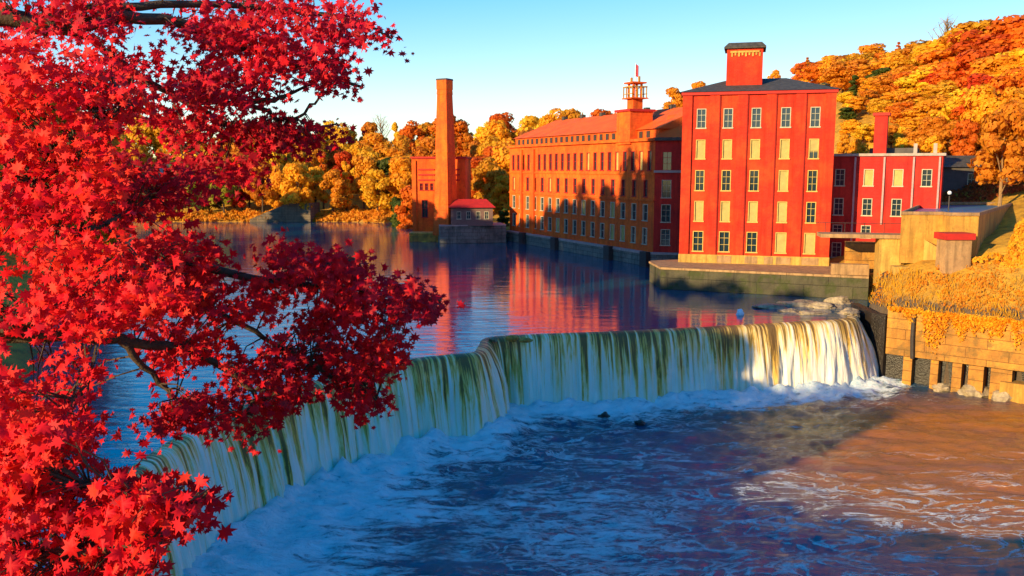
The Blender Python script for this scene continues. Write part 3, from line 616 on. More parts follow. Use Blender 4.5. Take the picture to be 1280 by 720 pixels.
# ---- chimney and boiler house
def boiler():
    A = (-17.3, 153.5); B = (-8.0, 153.0); U, L = hv(A, B); N = Vector((U.y, -U.x, 0)); O = Vector((A[0], A[1], 0)); z0, ze = 1.2, 14.1
    root = thing('boiler_house', 'square orange brick boiler house standing just behind the tall chimney', 'boiler house', (A[0], A[1], z0))
    holes = [(1.6, 2.7, 4.0, 7.0), (1.3, 1.9, 8.7, 9.9), (2.2, 2.8, 8.7, 9.9), (3.1, 3.7, 8.7, 9.9), (6.6, 7.2, 8.7, 9.9)]
    fr = FB(O, U, N); fr.holed(0, L, z0, ze, holes, .3); body(fr, O, U, N, L, 9, z0, ze, .35); local(fr, root).build('wall', M['orange'], root, recalc=False)
    for i, h in enumerate(holes): mk_window(root, O, U, N, (h[0]+h[1])/2, (h[2]+h[3])/2, h[1]-h[0], h[3]-h[2], 'glass', .2, 'redtrim', (1, 1))
    for z_ in (10.3, 11.2, 12.1):
        p = FB(O, U, N); p.fbox(1.1, 3.9, .002, .14, z_, z_ + .25); p.fbox(6.2, 8.3, .002, .14, z_, z_ + .25); local(p, root).build('brick_band', M['redtrim'], root)
    for u in (.35, L - .35):
        p = FB(O, U, N); p.fbox(u - .35, u + .35, .003, .25, z0, ze - .3); local(p, root).build('pilaster', M['orange'], root)
    p = FB(O, U, N); p.fbox(-.2, L + .2, -9.2, .3, ze + .003, ze + .35); local(p, root).build('coping', M['redtrim'], root)
    # chimney
    c = Vector((-11.2, 149.5, 0)); ch = thing('chimney', 'very tall square tapering orange brick chimney rising above the far bank', 'chimney', (c.x, c.y, 1.2))
    p = MB(); n = 12
    prof = [(1.2, 2.35), (5.5, 2.2), (6.5, 2.0), (15, 1.75), (24.6, 1.42), (25.4, 1.42)]
    def ring(z, r, rot): return [c + Vector((math.cos(rot + k * math.pi/2) * r, math.sin(rot + k * math.pi/2) * r, z)) for k in range(4)]
    rot = R(15)
    for (za, ra), (zb, rb) in zip(prof[:-1], prof[1:]):
        a, b = ring(za, ra * .98, rot), ring(zb, rb * .92, rot)
        for k_ in range(4):
            j = (k_ + 1) % 4; p.quad(a[k_], a[j], b[j], b[k_], [(0, za), (2*ra, za), (2*rb, zb), (0, zb)])
    local(p, ch).build('shaft', M['orange'], ch)
    p = MB(); a, b = ring(25.4, 1.40, rot), ring(26.9, 1.40, rot); p.hexa(a + b); cp = local(p, ch).build('crown_band', M['orange'], ch)
    p = MB(); a, b = ring(26.9, 1.5, rot), ring(27.15, 1.4, rot); p.hexa(a + b); local(p, ch).build('cap', M['iron'], ch)
    # low shed on stone base
    A2, B2 = (-10.2, 147.0), (-3.2, 147.5); U, L = hv(A2, B2); N = Vector((U.y, -U.x, 0)); O = Vector((A2[0], A2[1], 0))
    sh = thing('gate_shed', 'low grey shed with red gabled roof at the foot of the chimney', 'shed', (A2[0], A2[1], 2.9))
    hl = [(u, u + .7, 4.1, 5.3) for u in (1, 2.6, 4.2, 5.6)]
    fr = FB(O, U, N); fr.holed(0, L, 2.9, 6, hl, .2); body(fr, O, U, N, L, 4.5, 2.9, 6, .25); local(fr, sh).build('wall', M['shedwall'], sh, recalc=False)
    for h in hl: mk_window(sh, O, U, N, (h[0]+h[1])/2, (h[2]+h[3])/2, .7, 1.2, 'glass', .12, 'pale', (1, 1))
    p = FB(O, U, N); a = [p.P(-.5, .5, 5.95), p.P(L+.5, .5, 5.95), p.P(L+.5, -5, 5.95), p.P(-.5, -5, 5.95), p.P(1, -2.2, 7.3), p.P(L-1, -2.2, 7.3)]
    for f_ in ((0, 1, 5, 4), (1, 2, 5), (2, 3, 4, 5), (3, 0, 4), (3, 2, 1, 0)): p.poly([a[i] for i in f_])
    local(p, sh).build('roof', M['redtrim'], sh)
boiler()
# ------------------------------------------------------------------ walls and quays
def wall_run(name, label, pts, z0, z1, th, mat, cap=None, cat='wall', capm=None):
    """pts run so that the visible face is to the right-hand side of travel reversed: th goes to the left"""
    root = thing(name, label, cat, (pts[0][0], pts[0][1], z0)); mb = MB(); cb = MB(); s = 0
    zt = z1 if isinstance(z1, (list, tuple)) else [z1] * len(pts)
    for i in range(len(pts) - 1):
        a, b = Vector((*pts[i], 0)), Vector((*pts[i+1], 0)); u = (b - a).normalized(); n = Vector((-u.y, u.x, 0)) * th; l = (b - a).length
        k = max(1, int(l / 2.5))
        for j in range(k):
            p, q = a + u * (l * j / k), a + u * (l * (j + 1) / k); za = zt[i] + (zt[i+1] - zt[i]) * j / k; zb = zt[i] + (zt[i+1] - zt[i]) * (j+1) / k
            jit = random.uniform(-.03, .03); off = n.normalized() * jit
            p0, q0, q1, p1 = p + off, q + off, q + n, p + n
            mb.quad(Vector((p0.x, p0.y, z0)), Vector((q0.x, q0.y, z0)), Vector((q0.x, q0.y, zb)), Vector((p0.x, p0.y, za)), [(s, z0), (s + l/k, z0), (s + l/k, zb), (s, za)])
            mb.quad(Vector((p0.x, p0.y, za)), Vector((q0.x, q0.y, zb)), Vector((q1.x, q1.y, zb)), Vector((p1.x, p1.y, za)), [(s, 0), (s + l/k, 0), (s + l/k, th), (s, th)])
            mb.quad(Vector((q1.x, q1.y, z0)), Vector((p1.x, p1.y, z0)), Vector((p1.x, p1.y, za)), Vector((q1.x, q1.y, zb)), [(s, z0), (s + l/k, z0), (s + l/k, zb), (s, za)])
            if j == 0: mb.quad(p0 + Vector((0, 0, z0)), p1 + Vector((0, 0, z0)), p1 + Vector((0, 0, za)), p0 + Vector((0, 0, za)), [(0, z0), (th, z0), (th, za), (0, za)])
            if j == k - 1: mb.quad(q1 + Vector((0, 0, z0)), q0 + Vector((0, 0, z0)), q0 + Vector((0, 0, zb)), q1 + Vector((0, 0, zb)), [(0, z0), (th, z0), (th, zb), (0, zb)])
            if cap:
                e = n.normalized() * .12; g = u * .015
                cb.hexa([p0 - e + g + Vector((0, 0, za + .004)), q0 - e - g + Vector((0, 0, zb + .004)), q1 - g + Vector((0, 0, zb + .004)), p1 + g + Vector((0, 0, za + .004)),
                         p0 - e + g + Vector((0, 0, za + cap)), q0 - e - g + Vector((0, 0, zb + cap)), q1 - g + Vector((0, 0, zb + cap)), p1 + g + Vector((0, 0, za + cap))])
            s += l / k
    local(mb, root).build('wall', mat, root, recalc=False)
    if cap: local(cb, root).build('coping', capm or M['coping'], root)
    return root
wall_run('quay_wall', 'mossy dark stone quay wall below the red tower mill', [(15.3, 97), (15.5, 91), (34.0, 83.2)], -2, 2.05, 4.2, M['quaygreen'], .22, capm=M['slab'])
wall_run('quay_wall', 'grey stone quay wall at the foot of the long orange mill', [(-.9, 152.6), (17.6, 111.6)], -2, 1.5, 3, M['quay'], .25)
wall_run('quay_wall', 'short grey stone quay wall in shade beside the red tower mill', [(17.7, 111.4), (27.0, 108.6)], -2, 1.6, 3, M['quay'], .2)
for i, (tt, lb) in enumerate(((.16, 'leftmost'), (.42, 'second from left'), (.78, 'third from left'), (.985, 'rightmost'))):
    x, y = -.9 + 18.5 * tt, 152.6 - 41 * tt; mb = MB(); u = Vector((18.5, -41, 0)).normalized(); n = Vector((-u.y, u.x, 0)) * -1
    c = Vector((x, y, 0)) - Vector((-u.y, u.x, 0)) * .0
    a = [c - u * .8 + n * .05, c + u * .8 + n * .05, c + u * .8 + n * -.5, c - u * .8 + n * -.5]
    a = [c - u * .75 + n * .7, c + u * .75 + n * .7, c + u * .75 + n * .04, c - u * .75 + n * .04]
    mb.hexa([p + Vector((0, 0, -2)) for p in a] + [p + Vector((0, 0, 1.9)) for p in a])
    tag(mb.build('quay_buttress', M['iron']), f'dark buttress on the quay below the long orange mill, {lb} of the four', 'buttress', 'dark buttresses along the mill quay')
wall_run('quay_wall', 'dark stone wall standing in the water under the grey shed', [(-12.0, 146.5), (-1.0, 148.5)], -2, 2.85, 6, M['quay'], .2)
wall_run('stone_ledge', 'low sunlit stone ledge in front of the boiler house', [(-17.6, 150.4), (-11.8, 149.9)], -2, 1.3, 3.4, M['gold_stone'], .25, capm=M['concpale'])
wall_run('stone_ledge', 'low stone wall between the grey shed and the long mill', [(-2.5, 149.6), (-.2, 153.8)], -2, 1.1, 3, M['quay'])
pv = MB(); pv.poly([(15.4, 97.5, 2.29), (15.62, 91.1, 2.29), (33.9, 83.35, 2.29), (36.5, 92, 2.29), (20, 99, 2.29)]); pv = pv.build('pavement', M['slab'], recalc=False); pv['kind'] = 'structure'
# right abutment and retaining wall with piers
wall_run('abutment', 'black stone abutment at the right end of the waterfall', [(30.4, 78.0), (30.9, 74.6), (31.6, 73.4)], -7, [.5, .15, .15], .7, M['darkstone'])
wall_run('retaining_wall', 'tall golden stone retaining wall right of the waterfall', [(31.7, 73.25), (39, 66.9), (50, 59), (75, 45)], -3.1, .62, 1.4, M['gold_stone'], .22, capm=M['concrete'])
wall_run('retaining_wall', 'dark recessed base wall behind the stone piers right of the waterfall', [(31.2, 74.2), (39.5, 67.8), (50.5, 60), (75.5, 46)], -8, -3.12, 1.5, M['darkstone'])
u = Vector((39 - 32.5, 66.9 - 72.55, 0)).normalized(); n = Vector((u.y, -u.x, 0))
for i, (dd, wd) in enumerate(((.8, .7), (2.9, .6), (4.6, .7), (6.0, 1.1), (7.8, 1.5))):
    c = Vector((32.5, 72.55, 0)) + u * dd; mb = MB(); a = [c - u * wd/2 + n * .12, c + u * wd/2 + n * .12, c + u * wd/2 - n * .9, c - u * wd/2 - n * .9]
    mb.hexa([p + n * .12 + Vector((0, 0, -7)) for p in a[:2]] + [p + Vector((0, 0, -7)) for p in a[2:]] + [p + Vector((0, 0, -3.13)) for p in a])
    tag(mb.build('stone_pier', M['gold_stone']), f'squat stone pier under the golden retaining wall, {["first","second","third","fourth","fifth"][i]} from the waterfall', 'pier', 'piers under the retaining wall')
# vertical pipe on wall
mb = MB(); c = Vector((33.3, 71.85, 0)); mb.tube([c + n * .18 + Vector((0, 0, .5)), c + n * .2 + Vector((0, 0, -1.5)), c + n * .2 + Vector((.1, 0, -3.2))], [.17, .17, .17], 8)
tag(mb.build('pipe_and_shade_strip', M['iron']), 'dark vertical drain pipe on the golden retaining wall', 'pipe')
wall_run('concrete_ledge', 'long low concrete ledge at the waterline under the retaining wall', [(38.0, 66.9), (45, 61.8), (60, 52)], -7, -4.0, 1.2, M['concrete'])
# platform slab and pier beside the quay
def sluice():
    root = thing('sluice_platform', 'thin concrete platform on a bright yellow pier beside the red tower mill', 'platform', (33, 84, 2))
    p = MB(); p.hexa([Vector(q) for q in ((28.9, 82.2, 6.05), (37.4, 80.2, 6.05), (38, 82.8, 6.05), (29.4, 84.8, 6.05), (28.9, 82.2, 6.4), (37.4, 80.2, 6.4), (38, 82.8, 6.4), (29.4, 84.8, 6.4))]); local(p, root).build('deck', M['slab'], root)
    p = MB(); p.hexa([Vector(q) for q in ((34.0, 81.3, 1.5), (35.9, 80.8, 1.5), (36.5, 83, 1.5), (34.5, 83.4, 1.5), (34.0, 81.3, 6.04), (35.9, 80.8, 6.04), (36.5, 83, 6.04), (34.5, 83.4, 6.04))]); local(p, root).build('pier', M['concpale'], root)
    p = MB(); p.tube([(37.1, 80.9, 5.9), (37.1, 80.7, 5.2)], [.4, .3], 8); local(p, root).build('winch', M['white'], root)
    # railing
    for i in range(5):
        t = .1 + i * .2; q = Vector((29.2, 84.6, 6.4)).lerp(Vector((37.8, 82.7, 6.4)), t); p = MB(); p.tube([q, q + Vector((0, 0, .9))], [.03, .03], 5); local(p, root).build('rail_post', M['iron'], root)
    p = MB(); p.tube([(29.2, 84.6, 7.3), (37.8, 82.7, 7.3)], [.03, .03], 5); local(p, root).build('handrail', M['iron'], root)
sluice()
wall_run('stone_wall', 'rough brown stone wall standing on the quay behind the yellow pier', [(33.3, 87.6), (37.6, 86.4)], 1.5, 5.2, 1.0, M['gold_stone'])
wall_run('stone_wall', 'low brown stone parapet on the quay end in front of the rough wall', [(30.9, 84.6), (34.2, 83.7)], 2.2, 3.3, 1.0, M['slab'])
wall_run('stone_wall', 'bright sloping concrete wing wall running down from the square hut', [(36.9, 78.8), (40.2, 75.6)], 1.5, [6.2, 3.6], .6, M['concpale'])
wall_run('stone_wall', 'bright yellow retaining wall left of the small brown hut', [(34.4, 78.6), (36.9, 78.7)], -1, 3.7, 1.2, M['concpale'])
# low concrete building with blue roof
def basin():
    P = [(34.9, 79.0), (38.3, 78.6), (38.3, 77.2), (40.8, 77.0), (57.5, 101.0), (47.5, 101.5)]
    root = thing('flat_roof_building', 'low yellow concrete building with flat blue roof below the wing', 'building', (37, 78, 5))
    z0, z1 = 4.0, 8.35; w_ = MB(); s = 0
    for i in range(6):
        a, b = P[i], P[(i+1) % 6]; l = math.hypot(b[0]-a[0], b[1]-a[1]); w_.quad((*a, z0), (*b, z0), (*b, z1), (*a, z1), [(s, z0), (s+l, z0), (s+l, z1), (s, z1)]); s += l
    local(w_, root).build('wall', M['concrete'], root, recalc=False)
    c = Vector((44, 88, 0)); r = MB(); r.poly([(*(Vector((*p, 0)) * .96 + c * .04).xy, z1 - .05) for p in P]); local(r, root).build('roof', M['bluegrey'], root, recalc=False)
    r = MB()
    for i in range(6):
        a, b = Vector((*P[i], 0)), Vector((*P[(i+1) % 6], 0)); ai, bi = a * .95 + c * .05, b * .95 + c * .05; ao, bo = a * 1.012 - c * .012, b * 1.012 - c * .012
        r.hexa([q + Vector((0, 0, z1 + .003)) for q in (ao, bo, bi, ai)] + [q + Vector((0, 0, z1 + .28)) for q in (ao, bo, bi, ai)])
    local(r, root).build('coping', M['slab'], root)
    h = thing('small_hut', 'small square brown hut with rusty cap in front of the flat roofed building', 'hut', (38, 76, 4))
    r = MB(); r.box(37.2, 39.4, 75.2, 76.9, 3.2, 6.4); local(r, h).build('wall', M['slab'], h); r = MB(); r.box(37.0, 39.6, 75.0, 77.1, 6.403, 6.95); local(r, h).build('roof', M['redtrim'], h)
basin()
# dark sheds in the shade right of the wing
def shed(name, label, x, y, z, w_, d, h, mat, roofm, ang=0, win=2):
    root = thing(name, label, 'shed' if w_ > 7 else 'building', (x, y, z)); ca, sa = math.cos(ang), math.sin(ang)
    U = Vector((ca, sa, 0)); N = Vector((sa, -ca, 0)); O = Vector((x, y, 0)) - U * w_/2
    hl = [(w_ * (i + .5) / win - .5, w_ * (i + .5) / win + .5, z + h * .45, z + h * .8) for i in range(win)]
    fr = FB(O, U, N); fr.holed(0, w_, z - 2, z + h, hl, .2); body(fr, O, U, N, w_, d, z - 2, z + h, .25); local(fr, root).build('wall', mat, root, recalc=False)
    for q in hl: mk_window(root, O, U, N, (q[0]+q[1])/2, (q[2]+q[3])/2, q[1]-q[0], q[3]-q[2], 'glass', .12, 'pale', (1, 1))
    p = FB(O, U, N); a = [p.P(-.4, .4, z+h-.1), p.P(w_+.4, .4, z+h-.1), p.P(w_+.4, -d-.4, z+h-.1), p.P(-.4, -d-.4, z+h-.1), p.P(-.4, -d/2, z+h+d*.22), p.P(w_+.4, -d/2, z+h+d*.22)]
    for f_ in ((0, 1, 5, 4), (1, 2, 5), (2, 3, 4, 5), (3, 0, 4), (3, 2, 1, 0)): p.poly([a[i] for i in f_])
    local(p, root).build('roof', roofm, root)
shed('storage_shed', 'dark grey shed in deep shade on the slope right of the crimson wing', 55.5, 107, 8.5, 12, 6, 4.2, M['darkwall'], M['darkroof'], R(-8), 3)
shed('riverside_house', 'small blue grey house half hidden behind the red maple leaves', at(206, 215, 232).x, 232, 9.3, 4.6, 4, 3.4, M['bluehouse'], M['darkroof'], 0, 3)
wall_run('stone_ramp', 'grey stone ramp wall on the far shore between the golden trees', [(at(312, 272, 206).x, 206), (at(356, 272, 206).x, 206), (at(388, 272, 205).x, 205)], -1, [.6, 4.0, 4.4], 6, m_stone('ramp_stone', (.20, .14, .09), (.16, .12, .08), (.08, .06, .04), 1.5, .6))
mb = MB(); a = at(1187, 241, 86); mb.tube([(a.x, a.y, 6.5), (a.x, a.y, a.z - .3)], [.06, .06], 6)
lp = thing('lamp_post', 'small pale round lamp on a thin post beside the flat roofed building', 'lamp', (a.x, a.y, 6.5)); local(mb, lp).build('post', M['iron'], lp)
bm = bmesh.new(); bmesh.ops.create_icosphere(bm, subdivisions=2, radius=.2); me = bpy.data.meshes.new('globe'); bm.to_mesh(me); bm.free(); me.materials.append(M['white']); g = bpy.data.objects.new('globe', me); col.objects.link(g); g.parent = lp; g.location = (0, 0, a.z - 6.5)
# ------------------------------------------------------------------ rocks
def rock(x, y, z, sx, sy, sz, label, mat=None, seed=0, group=None):
    bm = bmesh.new(); bmesh.ops.create_icosphere(bm, subdivisions=3, radius=1)
    for v in bm.verts:
        d = 1 + .45 * mn.noise(v.co * 1.3 + Vector((seed * 3.1, 0, 0))) + .18 * mn.noise(v.co * 3.7 + Vector((0, seed, 0)))
        v.co = Vector((v.co.x * d * sx, v.co.y * d * sy, v.co.z * d * sz))
    me = bpy.data.meshes.new('rock'); bm.to_mesh(me); bm.free(); me.materials.append(mat or M['rock'])
    o = bpy.data.objects.new('rock', me); col.objects.link(o); o.location = (x, y, z); return tag(o, label, 'rock', group)
def wp(px, py, z=0.0):
    d = ray(px, py); t = (z - CAMZ) / d.z; return Vector((0, 0, CAMZ)) + d * t
rl = [(965, 384, 1.6, .9, .35, 'long flat tan rock ledge in the shallows above the weir, leftmost'), (1000, 381, 1.8, 1.0, .45, 'broad pale rock above the weir between the long ledge and the black abutment'), (1030, 384, 1.2, .9, .5, 'rounded brown rock beside the broad pale rock above the weir'),
      (1015, 392, 1.4, .6, .28, 'low wet rock nearest the lip of the weir at its right end'), (1050, 378, 1.3, .9, .6, 'dark rock against the bank at the right end of the weir'), (1062, 392, .8, .7, .5, 'small rock beside the black abutment'), (925, 393, .35, .3, .4, 'small white rock standing alone just above the weir'),
      (985, 389, .9, .5, .25, 'small wet brown rock between the long ledge and the lip of the weir')]
for i, (px, py, a, b, c, lb) in enumerate(rl):
    p = wp(px, py); rock(p.x, p.y, -.02, a, b, c, lb, M['white'] if 'white' in lb else None, i)
for i, (px, py, a, b, c, lb) in enumerate([(640, 423, .45, .3, .22, 'sunlit yellow rock breaking the lip where the two curtains meet'), (657, 425, .5, .25, .16, 'flat mossy rock on the lip right of the yellow rock'), (617, 424, .3, .3, .2, 'small dark rock at the corner of the weir')]):
    p = wp(px, py); rock(p.x, p.y + .2, -.05, a, b, c, lb, M['concrete'] if i < 2 else None, 20 + i)
for i, (px, py, a, b, c, lb) in enumerate([(1220, 492, 1.5, .8, .8, 'brown boulder at the foot of the retaining wall near the right edge'), (1255, 500, 1.0, .8, .7, 'dark boulder in the water at the far right below the wall'), (1180, 487, .9, .6, .5, 'small boulder at the waterline left of the brown boulder'),
      (755, 522, .45, .35, .3, 'dark wet rock poking through foam below the straight falls'), (628, 535, .8, .5, .35, 'dark wet rock in foam below the corner of the weir'), (800, 530, .35, .3, .22, 'tiny dark rock in foam right of the dark wet rock')]):
    p = wp(px, py, -5.5); rock(p.x, p.y, -5.45, a, b, c, lb, M['darkstone'] if i > 2 else None, 40 + i)
# ------------------------------------------------------------------ trees
def leaves_arr(P, Nn, size, aspect=1.4):
    """one bent leaf-clump quad per point"""
    n = len(P); r = rng.normal(size=(n, 3)); a = np.cross(Nn, r); a /= np.linalg.norm(a, axis=1)[:, None] + 1e-9; b = np.cross(Nn, a)
    s = size * rng.uniform(.6, 1.3, (n, 1)); V = np.stack([P - a * s * .5 * aspect, P - b * s * .5 + a * s * .1, P + a * s * .5 * aspect, P + b * s * .5 - a * s * .15], 1)
    return V.reshape(-1, 3), np.arange(n * 4).reshape(-1, 4)
def crown_mesh(name, h, w_, base, nclump, nleaf, size, shape='round'):
    cl = []
    for i in range(nclump):
        t = rng.random(); ang = rng.random() * 2 * math.pi
        if shape == 'round': zr = base + (h - base) * (.10 + .78 * t); wr = w_ * math.sqrt(max(.05, 1 - ((t - .38) / .66) ** 2)) * math.sqrt(rng.uniform(.1, 1)) * .72
        elif shape == 'tall': zr = base + (h - base) * (.05 + .88 * t); wr = w_ * (1 - .55 * t) * rng.uniform(.1, .6)
        else: zr = base + (h - base) * t; wr = w_ * (1 - t) * rng.uniform(.5, .95)
        cr = w_ * (.34 if shape == 'round' else .30) * rng.uniform(.65, 1.2) * (1 if shape != 'cone' else (1.05 - t))
        cl.append((math.cos(ang) * wr, math.sin(ang) * wr, zr, cr))
    per = nleaf // nclump; Ps = []; Ns = []
    for x, y, z, r in cl:
        d = rng.normal(size=(per, 3)); d[:, 2] = d[:, 2] * .9 + .25; d /= np.linalg.norm(d, axis=1)[:, None]
        rr = r * rng.uniform(.74, 1.12, (per, 1)) ; P = np.array([x, y, z]) + d * rr * np.array([1, 1, .8]); Ps.append(P); Ns.append(d + rng.normal(size=(per, 3)) * .38)
    P = np.concatenate(Ps); Nn = np.concatenate(Ns); Nn /= np.linalg.norm(Nn, axis=1)[:, None]
    V, Fq = leaves_arr(P, Nn, size); o = arr_mesh(name, V, Fq, LEAF['golden']); return o.data, o, cl
def trunk_mb(h, base, cl, r0=.22):
    mb = MB(); mb.tube([(0, 0, -1.2), (.05, 0, base * .6), (-.05, .08, base + (h-base)*.35), (.05, 0, h * .8)], [r0 * 1.25, r0, r0 * .65, r0 * .15], 7)
    for x, y, z, r in cl[:10]: 
        zb = max(base * .7, z - 2.2 - math.hypot(x, y) * .5); mb.tube([(0, 0, zb), (x * .5, y * .5, (zb + z) / 2 + .2), (x, y, z)], [r0 * .38, r0 * .22, r0 * .08], 5)
    return mb
PROT = []
for i in range(7):
    h = 12; w_ = rng.uniform(3.4, 4.6); me, o, cl = crown_mesh('crown', h, w_, 1.6, 30, 4600, .50); bpy.data.objects.remove(o)
    t = trunk_mb(h, 2.2, cl).build('trunk', M['bark']); tm = t.data; bpy.data.objects.remove(t); PROT.append((me, tm, 'round'))
for i in range(2):
    me, o, cl = crown_mesh('crown', 12, 2.0, .8, 24, 2600, .38, 'tall'); bpy.data.objects.remove(o)
    t = trunk_mb(12, 1.2, cl).build('trunk', M['bark']); tm = t.data; bpy.data.objects.remove(t); PROT.append((me, tm, 'narrow'))
me, o, cl = crown_mesh('crown', 12, 2.4, .8, 34, 2800, .36, 'cone'); bpy.data.objects.remove(o)
t = trunk_mb(12, 1.2, cl).build('trunk', M['bark']); tm = t.data; bpy.data.objects.remove(t); PROT.append((me, tm, 'pointed'))
TREES = []
def tree(x, y, s, colour, pi=None, zs=None, label=None, group=None, sink=0, trunk=None):
    if pi is None: pi = random.randrange(7)
    me, tm, shp = PROT[pi]; z = gh(x, y)
    root = thing('autumn_tree', label, 'tree', (x, y, z - sink), group)
    root.rotation_euler = (0, 0, random.uniform(0, 6.28)); root.scale = (s * random.uniform(.9, 1.12), s * random.uniform(.9, 1.12), zs or s)
    c = bpy.data.objects.new('crown', me); col.objects.link(c); c.parent = root; c.material_slots[0].link = 'OBJECT'; c.material_slots[0].material = LEAF[colour]
    k = bpy.data.objects.new('trunk', tm); col.objects.link(k); k.parent = root
    if trunk: k.material_slots[0].link = 'OBJECT'; k.material_slots[0].material = trunk
    TREES.append((root, colour, shp)); return root
def ordn(n): return f"{n}{'th' if 10 <= n % 100 <= 20 else {1: 'st', 2: 'nd', 3: 'rd'}.get(n % 10, 'th')}"
def rowlabel(batch, where, group):
    batch.sort(key=lambda t: proj(t[0].location)[0])
    for i, (r, c_, s_) in enumerate(batch): r['label'] = f'{c_} {s_ if s_ != "round" else "rounded"} tree, {ordn(i+1)} from the left {where}'; r['group'] = group
def pick(w): k = list(w); return random.choices(k, [w[a] for a in k])[0]
# far bank rows; D, px range, spacing px
def far_row(D, p0, p1, step, h, where, pal, zsink=0):
    n0 = len(TREES); px = p0
    while px < p1:
        if 186 < px < 226 and D < 235: px += 12; continue
        y = D + random.uniform(-4, 4); x = (px - 640) / F * y; s = h / 12 * random.uniform(.8, 1.2); c_ = pick(pal)
        if 225 < px < 282 and D < 225: c_ = random.choice(['yellow green', 'dark green', 'yellow', 'yellow green'])
        if 485 < px < 520 and D < 225: c_ = random.choice(['dark green', 'golden'])
        if 400 < px < 440 and D < 235: c_ = 'red orange' if random.random() < .5 else c_
        pi = None if random.random() < .85 else 7
        tree(x, y, s, c_, pi, sink=.3); px += step * random.uniform(.7, 1.3)
    rowlabel(TREES[n0:], where, 'trees on the far bank')
pal = {'golden': 5, 'yellow': 6, 'orange': 2.2, 'red orange': .5, 'rust brown': .3, 'yellow green': .5}
far_row(210, 60, 520, 22, 12, 'along the far bank waterline', pal)
far_row(222, 40, 640, 26, 13.5, 'in the far bank second row', pal)
far_row(238, 20, 690, 28, 14, 'in the far bank third row', pal)
far_row(256, 0, 720, 26, 15, 'on the far bank skyline', pal)
# a few in front of / beside the boiler house and mill
n0 = len(TREES)
for px, D, h, c_ in ((612, 172, 13, 'yellow'), (628, 168, 10, 'golden'), (598, 180, 14, 'orange'), (640, 182, 16.5, 'golden'), (655, 190, 19, 'rust brown'), (503, 190, 10, 'dark green'), (520, 186, 13, 'orange'), (622, 205, 15, 'orange')):
    tree((px - 640) / F * D, D, h / 12, c_)
rowlabel(TREES[n0:], 'between boiler house and long mill', 'trees behind the mills')
n0 = len(TREES)
for px, y_, D, h, pi in ((629, 285, 156, 4.2, 0), (495, 275, 204, 5, 1)): tree((px - 640) / F * D, D, h / 12, 'dark green', pi)
TREES[-2][0]['label'] = 'round dark green bush on the quay at the left corner of the long orange mill'; TREES[-1][0]['label'] = 'dark green bush at the water just left of the boiler house'
for t in TREES[-2:]: t[0]['category'] = 'bush'; t[0].name = 'bush'
# trees behind mill ridge
n0 = len(TREES)
for px in range(690, 1010, 30):
    D = 215 + random.uniform(-6, 6); x = (px - 640) / F * D; tp = 138 + random.uniform(-3, 4) if px < 840 else 112 + random.uniform(-8, 5)
    z = CAMZ + (210 - tp) / F * D; h = max(6, z - gh(x, D)); tree(x, D, min(h, 14) / 12, pick(pal), sink=-(max(0, h - 14)))
rowlabel(TREES[n0:], 'just topping the mill roofs', 'trees behind the mills')
